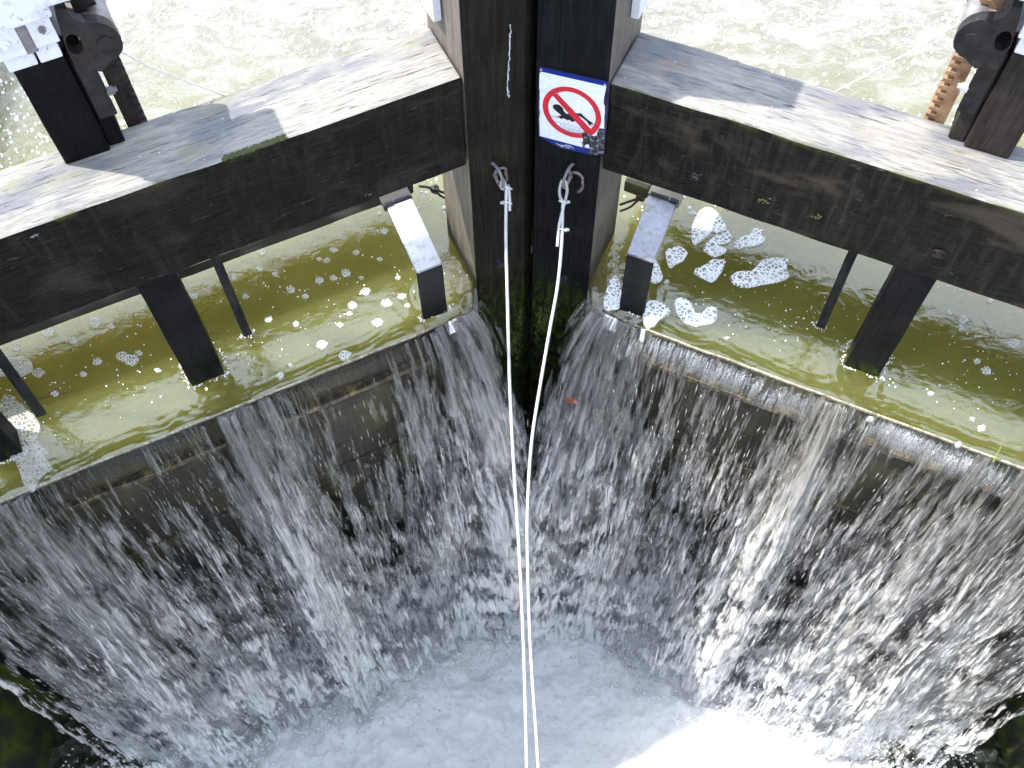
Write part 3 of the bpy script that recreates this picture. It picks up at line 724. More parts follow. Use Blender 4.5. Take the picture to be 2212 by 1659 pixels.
# ------------------------------------------------------------------ steel cables
def make_cable(g):
    root = empty('steel_cable', loc=gate_pt(g, .12, -.06, .48))
    tag(root, {-1: 'left galvanised steel cable clamped short to the eye on the left mitre post', 1: 'right galvanised steel cable with long looped end hanging from the right mitre post'}[g], 'cable', 'steel cables below the mitre posts')
    inv = Matrix.Translation(root.location).inverted()
    if g < 0:
        P = [(1094, 403), (1093, 455), (1093, 530), (1096, 640), (1101, 829), (1110, 1010), (1122, 1200), (1131, 1400), (1138, 1659), (1141, 1900)]
        ze, se = .518, .119
    else:
        P = [(1216, 436), (1215, 470), (1213, 530), (1204, 620), (1187, 715), (1164, 850), (1149, 950), (1141, 1060), (1139, 1180), (1146, 1400), (1163, 1659), (1172, 1900)]
        ze, se = .508, .110
    top = gate_pt(g, se, -.062, ze-(.055 if g < 0 else .09)); d0 = (top-O).length; d1 = 2.62
    pts = []
    for i, (X, Y) in enumerate(P):
        f = (Y-P[0][1])/(1659.-P[0][1]); pts.append(O+ray(X, Y)*(d0+(d1-d0)*f))
    last = pts[-1]; pts += [last+Vector((.01, -.5, -.12)), last+Vector((.02, -1.4, -.15))]
    bm = bmesh.new(); tube(bm, spline(pts, 1500), 0.0042, 18, strands=6, lay=.055, amp=.13); bm.transform(inv)
    fin('wire_rope', bm, M_steel, root, smooth=True)
    # loop through the eye
    e = gate_pt(g, se, -.056, ze-.038); dn = (pts[1]-pts[0]).normalized(); J = pts[0]+dn*.0
    w = .006 if g < 0 else .010
    bm = bmesh.new()
    lp = [J, J.lerp(e, .35)+Vector((-w*.8, 0, 0)), J.lerp(e, .8)+Vector((-w, 0, 0)), e+Vector((-w*.6, .004, .012)), e+Vector((0, .010, .016)), e+Vector((w*.6, .004, .012)), J.lerp(e, .8)+Vector((w, 0, 0)), J.lerp(e, .35)+Vector((w*.8, 0, 0)), J+Vector((.005, 0, 0))]
    tail = .06 if g < 0 else .115
    lp += [J+dn*tail*.5+Vector(((.009 if g < 0 else -.008), -.003, 0)), J+dn*tail+Vector(((.010 if g < 0 else -.012), -.006, 0))]
    tube(bm, spline(lp, 260), .0040, 14, strands=6, lay=.055, amp=.13); bm.transform(inv)
    fin('loop', bm, M_steel, root, smooth=True)
    for f in ((.004, .042) if g < 0 else (.0, .075)):
        c = J+dn*f; ax = dn; sx_ = Vector((1, 0, 0)); nx = ax.cross(sx_).normalized(); off = Vector(((.004 if g < 0 else 0), 0, 0))
        bm = bmesh.new(); ring = [c+off+sx_*.0105*math.cos(a)+nx*.0075*math.sin(a)+ax*.003*math.cos(a) for a in np.linspace(0, 2*math.pi, 28)]
        tube(bm, ring, .0023, 8)
        sd = -1 if g < 0 else 1
        cyl(bm, c+off+sx_*.010*sd, c+off+sx_*.018*sd-nx*.004, .0052, .004, 8)
        cyl(bm, c+off+sx_*.003*sd-nx*.006, c+off+sx_*.013*sd-nx*.010, .0055, .0045, 6)
        bm.transform(inv); fin('cable_clip', bm, M_galv, root, smooth=False)
for g in (-1, 1): make_cable(g)

# ------------------------------------------------------------------ no-swimming sign
def make_sign():
    root = empty('no_swimming_sign', frame(1) @ Matrix.Translation((.115, -.007, .6)))
    inv = Matrix.Translation((.115, -.007, .6)).inverted()
    tag(root, 'worn white no swimming sign with red ring, fixed to the right mitre post', 'sign')
    def q(px, py, t=-.0085):
        X, Y = (1880+px/4.879)/1.6492, (220+py/4.879)/1.6492
        return tp(1, t, X, Y)
    def poly(name, pts, mat, t, th=.0006, par=None):
        bm = bmesh.new(); prism(bm, [[q(a, b) for a, b in l] for l in (pts if isinstance(pts[0][0], tuple) else [pts])], t, t+th)
        bm.transform(inv); return fin(name, bm, mat, par or root)
    blue, red = mat_flat('sign_blue', (.006, .022, .20), .3), mat_flat('sign_red', (.62, .025, .04), .3)
    white, black, navy = mat_flat('sign_white', (.82, .83, .85), .28), mat_flat('sign_black', (.008, .009, .012), .4), mat_flat('sign_edge', (.02, .022, .08), .5)
    r = lambda a: random.uniform(-a, a)
    plate = [(215, 85), (1395, 345)] + [(1392-60*k/12+r(5), 420+k*95+0) for k in range(1, 12)] + [(1310, 1600), (1050, 1605), (205, 1300)] + [(178+r(5), y) for y in range(1240, 120, -90)]
    # the plate itself: dark enamel edges, thickness of sheet steel
    poly('plate', [(205, 80), (1412, 350), (1400, 800), (1345, 1380), (1330, 1620), (1030, 1600), (560, 1500), (185, 1290), (175, 700)], navy, -.0088, .0016)
    wl = [(232, 160), (1380, 420)] + [(1378-16-k*3.2+r(7), 450+k*70) for k in range(0, 11)] + [(1340, 1160), (1240, 1150), (1200, 1280), (1090, 1300), (1080, 1505), (980, 1480), (945, 1480), (212, 1285)]
    wl += [(210+r(8), y) for y in range(1230, 170, -60)]
    poly('white_field', wl, white, -.0094)
    poly('top_band', [(225, 92), (1375, 345), (1380, 425), (228, 165)], blue, -.0097)
    poly('bottom_band', [(212, 1287), (600, 1390), (1065, 1508), (1040, 1600), (800, 1540), (420, 1410), (330, 1350)], blue, -.0097)
    # ring: ellipse through its measured axes
    C0 = (772, 872)
    def el(k):
        out = []
        for a in np.linspace(0, 2*math.pi, 65)[:-1]:
            out.append((C0[0]+k*509*math.cos(a)+0, C0[1]+k*(430*math.sin(a))+.235*k*509*math.cos(a)))
        return out
    ring = [tuple(p) for p in el(1.0)]; hole = [tuple(p) for p in el(.81)]
    poly('red_ring', [ring, hole], red, -.01)
    poly('red_bar', [(440, 575), (520, 545), (1110, 1170), (1000, 1215)], red, -.0106)
    sw = [(440, 770), (450, 745), (490, 732), (550, 740), (590, 775), (615, 800), (630, 850), (675, 898), (720, 900), (770, 888), (930, 890), (985, 945), (1060, 1010), (1110, 1040), (1150, 1072), (1110, 1062),
          (1140, 1092), (1098, 1072), (1118, 1108), (1082, 1078), (1092, 1115), (1060, 1078), (1040, 1040), (985, 990), (900, 935), (850, 935), (880, 1030), (830, 1010), (800, 1038), (760, 1035), (735, 1000), (700, 1012), (655, 985), (625, 975), (580, 988), (540, 950), (475, 955), (540, 940), (590, 925), (560, 900), (500, 850), (455, 810)]
    poly('swimmer', sw, black, -.0103)
    # waves: scalloped lines
    bm = bmesh.new()
    for row, (x0, y0, n) in enumerate(((395, 915, 2), (470, 1010, 6), (500, 1070, 6), (560, 1120, 5), (640, 1165, 4), (1110, 1035, 1))):
        for k in range(n):
            ax, ay = x0+k*78, y0+k*21; pts = []
            for j in range(9):
                f = j/8; pts.append((ax+78*f, ay+21*f+26*math.sin(math.pi*f)))
            for j in range(8):
                (x1, y1), (x2, y2) = pts[j], pts[j+1]
                vs = []
                for (a, b) in ((x1, y1-4), (x2, y2-4), (x2, y2+4), (x1, y1+4)):
                    s, z = q(a, b); vs.append(bm.verts.new((s, -.01015, z)))
                bm.faces.new(vs)
    bm.transform(inv); fin('wave_lines', bm, mat_flat('sign_line', (.22, .27, .33), .4), root)
    # emblem: two arcs and three dots on the lower band
    bm = bmesh.new()
    def stroke(pts, w):
        for (x1, y1), (x2, y2) in zip(pts, pts[1:]):
            vs = []
            for (a, b) in ((x1, y1-w), (x2, y2-w), (x2, y2+w), (x1, y1+w)):
                s, z = q(a, b); vs.append(bm.verts.new((s, -.0102, z)))
            bm.faces.new(vs)
    stroke([(495, 1400), (520, 1425), (560, 1440), (620, 1447)], 5); stroke([(615, 1450), (690, 1442), (750, 1462), (790, 1490), (805, 1512)], 5)
    stroke([(575, 1458), (600, 1465), (628, 1468)], 6)
    for (a, b) in ((668, 1472), (690, 1476), (712, 1482), (725, 1484)): stroke([(a-8, b), (a+8, b+3)], 7)
    bm.transform(inv); fin('emblem', bm, white, root)
    # tar smears that eat the lower right corner
    t = NT('sign_tar'); n = t.noise(t.coord(), 130, 5, .7); t.pr(Base_Color=t.mix(t.ramp(n, [(.5, 0), (.66, 1)]), (.006, .007, .010), (.30, .30, .34)), Roughness=.3, Normal=t.bump(n, .8, .003))
    sm = [(950, 1250), (975, 1215), (1010, 1235), (1060, 1225), (1100, 1270), (1150, 1285), (1200, 1290), (1215, 1220), (1245, 1165), (1270, 1195), (1300, 1170), (1345, 1180), (1330, 1620), (1050, 1600), (1075, 1500), (1075, 1430), (1040, 1420), (1000, 1440), (985, 1500), (962, 1500), (958, 1430), (945, 1400), (970, 1350), (960, 1300)]
    poly('tar_smear', sm, t.m, -.0111)
    poly('tar_smear', [(1385, 450), (1350, 520), (1330, 640), (1325, 730), (1370, 780), (1392, 700)], mat_flat('sign_smear', (.015, .008, .05), .4), -.0104)
    for (a, b) in ((240, 128), (1345, 392)):
        s, z = q(a, b); bm = bmesh.new(); cyl(bm, (s, -.0088, z), (s, -.0125, z), .0032, .0026, 10); bm.transform(inv); fin('screw', bm, M_steel, root)
make_sign()

# ------------------------------------------------------------------ canal (upstream) water
def s_of(x, g):   # along-gate coordinate at the crest for a given x
    return ((x-M.x)*g - .09*math.sin(A)*0)/math.cos(A)
def crest_y(x):
    """plan line of the crest; draws back around the mitre posts"""
    g = np.where(x < M.x, -1, 1); s = np.abs(x-M.x)/math.cos(A)
    t = np.where(s > .40, -.083, -.083+.030*np.clip((.40-s)/.21, 0, 1)**1.5)
    t = np.where(s < .195, .06, t)
    return M.y - s*math.sin(A) + t/math.cos(A)
def canal():
    xs = np.concatenate([np.linspace(-14, -2.03, 12)[:-1]*1.0, np.linspace(-2.02, 2.08, 720), np.linspace(2.1, 14, 12)])
    d = np.concatenate([[0, .003, .007, .012], np.arange(.018, 1.0, .008), np.geomspace(1.0, 30, 150)])
    X, D = np.meshgrid(xs, d)
    inside = (X > -2.03) & (X < 2.09)
    Y0 = crest_y(np.clip(X, -2.02, 2.08)); Y = Y0 + D
    s = np.abs(X-M.x)/math.cos(A)
    Z = -.010*np.exp(-D/.03) + .006 - .030*np.exp(-D/.045)*np.clip((.40-np.abs(X-M.x)/math.cos(A))/.18, 0, 1)
    r1 = fbm(X*9, Y*12, 3, 3)-.5; r2 = fbm(X*30, Y*34, 9, 2)-.5
    rough = .25 + .9*np.clip((D-.75)/.5, 0, 1) + 1.8*np.exp(-((s-.33)/.12)**2-(D/.14)**2) + 1.4*np.exp(-((s-1.03)/.14)**2-(D/.16)**2)
    Z += (r1*.008 + r2*.0035)*rough*np.clip(D/.02, .15, 1)
    # streaming ripples pulled towards the weir
    Z += .0012*np.sin(D*260 + fbm(X*8, Y*6, 5, 3)*14)*np.exp(-D/.07)*np.clip(D/.02, 0, 1)
    # swirl beside each strap foot
    for g in (-1, 1):
        c = gate_pt(g, .33, .03, 0); rr = np.hypot(X-c.x, Y-c.y); Z += (-.012*np.exp(-(rr/.035)**2) + .0016*np.sin(rr*210)*np.exp(-rr/.06))
        for (sx_, tx_, rad) in ((1.03, .02, .04), (.875, .21, .02)):
            c = gate_pt(g, sx_, tx_, 0); rr = np.hypot(X-c.x, Y-c.y); Z += .0014*np.sin(rr*190)*np.exp(-np.maximum(rr-rad, 0)/.035)
    # drop rings
    for (px, py) in ((1752, 585), (1385, 660), (745, 765), (690, 770), (905, 740), (905, 575), (1575, 640), (560, 690)):
        c = wp(px, py); rr = np.hypot(X-c.x, Y-c.y); Z += .0011*np.sin(rr*420)*np.exp(-(rr/.028)**2)
    fade = 1-np.clip((D-6)/6, 0, 1); Z = Z*fade + 0*(1-fade)
    keep = np.ones((len(d)-1, len(xs)-1), bool)
    sc = (np.abs((xs[:-1]+xs[1:])/2-M.x)/math.cos(A))
    keep[:, :] = True
    xm = (xs[:-1]+xs[1:])/2; dm = (d[:-1]+d[1:])/2
    outside = (xm < -2.02) | (xm > 2.08)
    keep[np.ix_(dm < 2.5, outside)] = False
    me = gridmesh('canal_water', np.stack([X, Y, Z], -1), keep)
    o = link('canal_water', me, M_canal); tag(o, kind='structure')
canal()

# ------------------------------------------------------------------ falling water
ZP = -2.14
def flow_uv(me, us, vs):
    uvl = me.uv_layers.new(name='flow'); li = np.empty(len(me.loops), np.int32); me.loops.foreach_get('vertex_index', li)
    uvl.data.foreach_set('uv', np.stack([us[li], vs[li]], -1).astype(np.float32).ravel())
def fall_sheet(name, g, mat, tau1, v0, seed, thr, amp, nS=560, nT=520, tback=0.0, dens0=0., dens1=0., film=False, label=None):
    s0 = np.linspace(.205, 1.98, nS); u = np.linspace(0, 1, nT)
    tau = (.02+ (tau1-.02)*u**.85) if not film else tau1*u
    S0, T = np.meshgrid(s0, tau)
    drop = .5*9.81*T**2; L = drop + .0
    near = np.clip((.42-S0)/.22, 0, 1)
    tst = -.083 + .030*near**1.5
    spd = v0*(1+.35*near) + .10*(fbm(S0*6, S0*0+seed, seed, 3)-.5)
    # a stronger tongue where the water piles round each upright
    tongue = np.exp(-((S0-1.03)/.075)**2) + 1.2*np.exp(-((S0-.31)/.08)**2) + .9*np.exp(-((S0-1.56)/.10)**2) + .45*np.exp(-((S0-.80)/.05)**2)
    spd = spd + .12*tongue
    s = S0 - near*.26*T*1.1 + .02*(fbm(S0*12, L*2.0, seed+4, 3)-.5)*T*3
    t = tst - spd*T - tback
    z = .002 - drop - (.0 if not film else 0)
    # streaks near the lip, breaking into lumps further down
    grow = np.clip(L/.7, 0, 1); lump = np.clip((L-.25)/1.1, 0, 1)
    wob = .010*(fbm(S0*9, L*5, seed+2, 3)-.5)*grow
    a1 = fbm((S0+wob)*58, L*2.6, seed+11, 4, .5); b1 = fbm((S0+wob*3)*34, L*8.5, seed+12, 4, .55)
    l1 = a1*(1-.62*lump)+b1*.62*lump
    l2 = fbm(S0*15+L*.6, L*4.2, seed+31, 4, .55); l3 = fbm(S0*150, L*11, seed+77, 2)
    streams = .6*fbm(S0*6.5, S0*0+.15*L, 455, 3)+.4*fbm(S0*9, S0*0+.2*L, seed+55, 3)
    d = .50*l1+.28*l2+.22*l3
    dens = (d-.5)*2.6 + (streams-.5)*1.7 - .10*(1-np.clip(tongue, 0, 1))*np.exp(-L/1.2) + dens0 + (dens1-dens0)*np.clip(L/1.9, 0, 1)**.75 + .62*tongue*np.exp(-L/1.7)
    arcs = np.sin(L*30 + 10*fbm(S0*4, L*3, seed+9, 2) + 9*S0)
    dens = dens + .12*arcs*np.clip((L-.5)/.6, 0, 1)
    disp = (l1-.5)*amp*(.25+grow) + (l2-.5)*amp*1.6*grow + (l3-.5)*amp*.35
    if film: disp = disp*(1+9*np.clip(tongue, 0, 1))
    t = t - disp
    s = s + (fbm(S0*40, L*9, seed+91, 2)-.5)*.012*grow
    P = np.empty(S0.shape+(3,))
    Mx, My = M.x, M.y; ux, uy = u_[g].x, u_[g].y; nx, ny = n_[g].x, n_[g].y
    P[..., 0] = Mx + ux*s - nx*t; P[..., 1] = My + uy*s - ny*t; P[..., 2] = z + (l2-.5)*.03*grow
    dn = np.clip(.5+dens*.5, 0, 1)
    q = .25*(dn[:-1, :-1]+dn[1:, :-1]+dn[:-1, 1:]+dn[1:, 1:])
    inside = (P[..., 0] > WALLX[-1]+.02) & (P[..., 0] < WALLX[1]-.02)
    keep = (q > thr) & inside[:-1, :-1]
    me = gridmesh(name, P, keep, {'dens': dn, 'fs': S0, 'fl': L})
    fs = np.empty(len(me.vertices), np.float32); fl = np.empty(len(me.vertices), np.float32)
    me.attributes['fs'].data.foreach_get('value', fs); me.attributes['fl'].data.foreach_get('value', fl); flow_uv(me, fs+seed*.37, fl)
    o = link(name, me, mat); tag(o, label, 'waterfall', 'curtains of falling water', 'stuff')
    return o
M_film = mat_film()
M_f1 = mat_fall('falling_water_inner', (.26, .25, .24), .42, .74, .8); M_f2 = mat_fall('falling_water_mid', (.38, .37, .36), .48, .74, .9); M_f3 = mat_fall('falling_water_outer', (.50, .49, .475), .54, .74, .95)
for g in (-1, 1):
    nm = SIDE[g]
    fall_sheet('water_film', g, M_film, .17, .22, 3+g, -1, .006, 700, 90, film=True, label='clear film of water gliding over the %s gate crest' % nm)
    fall_sheet('water_curtain', g, M_f1, .665, .20, 13+g, .40, .018, tback=.004, dens0=-.26, dens1=.88, label='thin brownish curtain of water close against the %s gate planking' % nm)
    fall_sheet('water_curtain', g, M_f2, .672, .34, 29+g, .44, .030, tback=.008, dens0=-.36, dens1=.62, label='broken grey curtain of water falling from the %s gate' % nm)
    fall_sheet('water_curtain', g, M_f3, .68, .54, 47+g, .47, .045, tback=.010, dens0=-.42, dens1=.38, label='outermost splashing white curtain below the %s gate' % nm)

# droplets thrown off the curtains
def droplets(g, n, seed):
    r = np.random.default_rng(seed)
    base = np.array([(1, 0, 0), (-1, 0, 0), (0, 1, 0), (0, -1, 0), (0, 0, 1), (0, 0, -1)], float)
    F_ = np.array([(0, 2, 4), (2, 1, 4), (1, 3, 4), (3, 0, 4), (2, 0, 5), (1, 2, 5), (3, 1, 5), (0, 3, 5)])
    V, FF = [], []
    for i in range(n):
        L = 2.1*r.random()**.8 + .05; T = math.sqrt(2*L/9.81); s = .22+1.7*r.random()
        t = -.09 - (.3+.35*r.random())*T - .02*r.random()
        if s < .4: s -= .25*T*(.42-s)/.2
        rad = r.uniform(.0007, .0017)*(1+.3*L); st = r.uniform(7, 24)
        p = gate_pt(g, s, t, -L)
        if not (WALLX[-1]+.05 < p.x < WALLX[1]-.05): continue
        v = base*np.array([rad, rad, rad*st])+np.array(p)
        FF.append(F_+len(V)*6); V.append(v)
    V = np.concatenate(V); FF = np.concatenate(FF)
    me = bpy.data.meshes.new('water_droplets'); me.from_pydata(V.tolist(), [], FF.tolist())
    o = link('water_droplets', me, mat_drop, smooth=True); tag(o, 'spray of falling drops in front of the %s gate' % SIDE[g], 'water drops', None, 'stuff')
t_ = NT('bright_drops'); t_.pr(Base_Color=(.42, .41, .39, 1), Roughness=.15, Specular_IOR_Level=.8); mat_drop = t_.m
for g in (-1, 1): droplets(g, 2600, 100+g)
def splash():
    r = np.random.default_rng(77); bm = bmesh.new(); bmesh.ops.create_icosphere(bm, subdivisions=1, radius=1)
    base = np.array([v.co[:] for v in bm.verts]); F_ = np.array([[v.index for v in f.verts] for f in bm.faces]); bm.free(); V, FF = [], []
    for i in range(9000):
        x = r.uniform(-1.9, 1.95); d = abs(r.normal(0, .16)); y = M.y-abs(x-M.x)*math.tan(A)-.42+r.normal(0, .13)
        h = abs(r.normal(0, .09))*math.exp(-d); rad = r.uniform(.002, .009)*(1.0 if h < .1 else .5)
        V.append(base*rad*np.array([1, 1, r.uniform(.8, 1.8)])+np.array([x, y, ZP+.07+h])); FF.append(F_+i*len(base))
    me = bpy.data.meshes.new('splash_drops'); me.from_pydata(np.concatenate(V).tolist(), [], np.concatenate(FF).tolist())
    o = link('splash_drops', me, M_bub, smooth=True); tag(o, 'white splash drops thrown up where the falls hit the pool', 'splash', None, 'stuff')
splash()

# ------------------------------------------------------------------ lower pool
def pool():
    xs = np.linspace(-2.02, 2.08, 420); ys = np.concatenate([np.linspace(-4, -.3, 40)[:-1], np.linspace(-.3, 2.2, 300)])
    X, Y = np.meshgrid(xs, ys)
    yc = M.y-np.abs(X-M.x)*math.tan(A)-.42
    k = np.exp(-((Y-yc)/.45)**2)
    Z = ZP + k*.16*fbm(X*6, Y*6, 2, 5, .62) + .03*fbm(X*14, Y*14, 8, 4, .6) + .012*fbm(X*55, Y*55, 5, 3)
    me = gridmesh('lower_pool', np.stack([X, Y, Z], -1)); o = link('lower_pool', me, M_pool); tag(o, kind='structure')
pool()

def mist():
    bm = bmesh.new(); bmesh.ops.create_icosphere(bm, subdivisions=3, radius=1)
    for v in bm.verts:
        v.co = Vector((v.co.x*1.5, v.co.y*.62-(abs(v.co.x)**1.5)*.55, v.co.z*.42)) + Vector((.07, 1.12, ZP+.12))
    t = NT('spray'); pv = t.n('ShaderNodeVolumePrincipled'); pv.inputs['Density'].default_value = .55; pv.inputs['Color'].default_value = (.95, .96, 1, 1); pv.inputs['Anisotropy'].default_value = .2
    t.l(pv.outputs[0], t.out.inputs['Volume']); o = fin('spray_mist', bm, t.m, smooth=True); tag(o, 'fine spray hanging over the foaming foot of the falls', 'spray', None, 'stuff')
mist()

# ------------------------------------------------------------------ foam on the canal
def blob_raft(name, poly, mat, label, group, z=.0085, th=.006, cat='foam patch'):
    """a flat raft of bubbles: outline in display pixels, domed towards its middle"""
    P = [wp(x, y, z) for x, y in poly]; n = len(P)
    # smooth outline
    Q = []
    for i in range(n):
        a, b, c, d = P[i-1], P[i], P[(i+1) % n], P[(i+2) % n]
        for t in (0, .33, .66):
            v = .5*((2*b)+(c-a)*t+(2*a-5*b+4*c-d)*t*t+(3*b-3*c+d-a)*t**3)
            v += Vector((random.gauss(0, .0013), random.gauss(0, .0013), 0)); Q.append(v)
    bm = bmesh.new(); c = sum(Q, Vector())/len(Q)
    tris = tessellate_polygon([Q])
    edge = [bm.verts.new((q.x, q.y, z-.006)) for q in Q]; top = [bm.verts.new((q.x*.94+c.x*.06, q.y*.94+c.y*.06, z+th*.6)) for q in Q]
    for t in tris:
        try: bm.faces.new([top[i] for i in t])
        except ValueError: pass
    m = len(Q)
    for i in range(m): bm.faces.new((edge[i], edge[(i+1) % m], top[(i+1) % m], top[i]))
    loc = Vector((c.x, c.y, 0)); bm.transform(Matrix.Translation(-loc))
    o = fin(name, bm, mat); o.location = loc; tag(o, label, cat, group); return o
GR = 'foam patches floating behind the right gate'
patches = [
 ([(1505, 462), (1530, 445), (1560, 470), (1572, 500), (1555, 512), (1540, 500), (1520, 520), (1498, 530), (1492, 500)], 'ragged foam patch touching the underside line of the right beam'),
 ([(1520, 535), (1545, 505), (1575, 498), (1580, 520), (1552, 530), (1570, 540), (1548, 556), (1525, 548)], 'small forked foam patch just below the topmost ragged one'),
 ([(1582, 528), (1600, 515), (1622, 505), (1632, 492), (1648, 496), (1645, 508), (1655, 515), (1640, 530), (1612, 533), (1595, 538)], 'long thin foam patch right of the forked one'),
 ([(1440, 540), (1468, 532), (1485, 545), (1478, 562), (1460, 572), (1448, 580), (1438, 560)], 'bright solid foam patch right of the algae covered strap'),
 ([(1497, 585), (1520, 575), (1540, 560), (1568, 563), (1562, 585), (1540, 610), (1515, 600)], 'arrow shaped foam patch in the middle of the olive water'),
 ([(1578, 595), (1600, 585), (1625, 585), (1645, 562), (1675, 556), (1705, 560), (1700, 578), (1705, 600), (1680, 610), (1640, 618), (1610, 622), (1580, 612)], 'largest foam patch, two lobes and dark holes, on the right'),
 ([(1455, 650), (1475, 642), (1492, 655), (1500, 675), (1520, 675), (1535, 662), (1552, 672), (1545, 695), (1515, 704), (1480, 698), (1462, 680)], 'boot shaped foam patch above the right gate crest'),
 ([(1392, 655), (1415, 648), (1440, 660), (1448, 678), (1424, 690), (1412, 704), (1398, 706), (1388, 690)], 'bubbly foam patch at the foot of the right strap'),
 ([(1400, 590), (1412, 560), (1425, 575), (1432, 600), (1420, 612), (1405, 608)], 'foam scrap half hidden behind the right strap'),
 ([(1318, 605), (1332, 595), (1343, 625), (1343, 655), (1330, 668), (1308, 668), (1304, 650), (1310, 630)], 'large bubbled foam wedge between right mitre post and strap'),
]
for i, (p, lab) in enumerate(patches): blob_raft('foam_patch', p, M_foam, lab, GR)
LP = [(0, 858), (30, 855), (55, 880), (80, 900), (88, 925), (82, 950), (104, 975), (96, 985), (112, 1010), (88, 1030), (70, 1062), (52, 1050), (40, 1020), (25, 990), (0, 970)]
blob_raft('foam_patch', LP, mat_foam('thin_bubble_raft', 85, .38), 'foam patch around the outer upright at the left edge', 'foam patches at the left edge')
blob_raft('foam_patch', [(-20, 760), (20, 768), (62, 775), (70, 800), (30, 815), (-20, 805)], M_foam2, 'pale thin foam patch against the left picture edge', 'foam patches at the left edge')
# small round rafts
smallL = [(35, 752, 13), (105, 718, 18), (83, 805, 15), (118, 850, 10), (158, 735, 12), (205, 700, 14), (240, 705, 10), (265, 770, 16), (285, 778, 18), (300, 762, 9), (210, 780, 13), (180, 808, 9), (205, 690, 12), (395, 690, 13), (340, 800, 9),
          (420, 640, 10), (445, 740, 9), (130, 690, 11), (580, 690, 11), (565, 545, 11), (628, 625, 11), (595, 592, 8), (660, 640, 8), (690, 605, 10), (720, 600, 9), (747, 590, 13), (690, 560, 7), (790, 630, 13), (762, 660, 12), (835, 655, 15), (755, 678, 8), (868, 640, 12),
          (880, 660, 9), (706, 562, 8), (780, 600, 6), (640, 700, 9), (560, 580, 9), (735, 702, 9), (816, 697, 14), (628, 790, 7), (605, 810, 10), (695, 745, 15), (745, 768, 16), (860, 600, 8), (820, 560, 7), (770, 545, 8), (720, 540, 10), (530, 640, 8), (505, 600, 8), (940, 560, 12), (880, 520, 8), (830, 500, 10), (900, 470, 9)]
smallR = [(2190, 742, 16), (2110, 780, 9), (2155, 720, 8), (2130, 800, 13), (2050, 675, 8), (2080, 690, 13), (2078, 712, 8), (1495, 460, 12), (1440, 480, 12), (2075, 705, 6), (2180, 640, 12), (2140, 650, 9), (1395, 540, 6), (1880, 905, 9), (1570, 730, 6), (2120, 925, 12), (2100, 905, 6), (2010, 850, 8), (1440, 610, 8), (2070, 960, 9)]
def raft_poly(x, y, r):
    n = 11; ph = random.random()*6; e = random.uniform(.68, .85)
    return [(x+r*(1+.13*math.sin(2*a+ph)+random.uniform(-.08, .08))*math.cos(a), y+r*e*(1+random.uniform(-.1, .1))*math.sin(a)) for a in [2*math.pi*k/n for k in range(n)]]
for (L_, side) in ((smallL, 'left'), (smallR, 'right')):
    for (x, y, r) in L_:
        blob_raft('small_foam_raft', raft_poly(x, y, r*.82), M_foam2, 'small round raft of bubbles drifting on the water behind the %s gate' % side, 'small foam rafts behind the %s gate' % side, z=.0078, th=.004, cat='foam raft')
# loose single bubbles: near ones sparse, far ones in crowds
def bubbles():
    V, FF = [], []; n = 7
    def add(x, y, r, z=.007):
        b = len(V); h = r*.55
        for k in range(n):
            a = 2*math.pi*k/n; V.append((x+r*math.cos(a), y+r*math.sin(a), z-.004))
        for k in range(n):
            a = 2*math.pi*k/n; V.append((x+r*.7*math.cos(a), y+r*.7*math.sin(a), z+h*.7))
        V.append((x, y, z+h))
        for k in range(n):
            j = (k+1) % n; FF.append((b+k, b+j, b+n+j, b+n+k)); FF.append((b+n+k, b+n+j, b+2*n))
    r = random.Random(5)
    for i in range(1500):
        g = r.choice((-1, 1)); s = r.uniform(.2, 1.7); t = r.uniform(.0, .7); p = gate_pt(g, s, t, 0)
        if mn.noise(Vector((p.x*4, p.y*4, 1))) < r.uniform(-.4, .4)-.05: continue
        add(p.x, p.y, r.choice((.0012, .0016, .002, .003)))
    for g in (-1, 1):
        for (s0, s1, t0, t1, n_b) in ((.97, 1.082, .028, .12, 150), (1.556, 1.67, .028, .12, 160), (.30, .39, -.05, -.03, 40), (.86, .89, .125, .14, 30)):
            for k in range(n_b):
                a = r.random()*4; e = abs(r.gauss(0, .006)); u = a % 1
                s_, t_ = ((s0+u*(s1-s0), t1+e), (s1+e, t0+u*(t1-t0)), (s0-e, t0+u*(t1-t0)), (s0+u*(s1-s0), t0-e*.6))[int(a)]
                p = gate_pt(g, s_, t_, 0); add(p.x, p.y, r.choice((.001, .0015, .002, .0028)))
    cnt = 0
    while cnt < 13000:
        x = r.uniform(-3.6, 4.2); y = r.uniform(2.1, 5.0)
        d = mn.noise(Vector((x*1.6, y*2.4, 5)))*.8+mn.noise(Vector((x*5, y*7, 2)))*.5
        if d < r.uniform(-.8, .45): continue
        rad = min(.015, .0021*math.exp(abs(r.gauss(0, .68))))*(1+.12*(y-2)); add(x, y, rad, .010); cnt += 1
    me = bpy.data.meshes.new('foam_bubbles'); me.from_pydata(V, [], FF)
    o = link('foam_bubbles', me, M_bub, smooth=True); tag(o, 'loose white bubbles scattered over the canal water', 'bubbles', None, 'stuff')
bubbles()

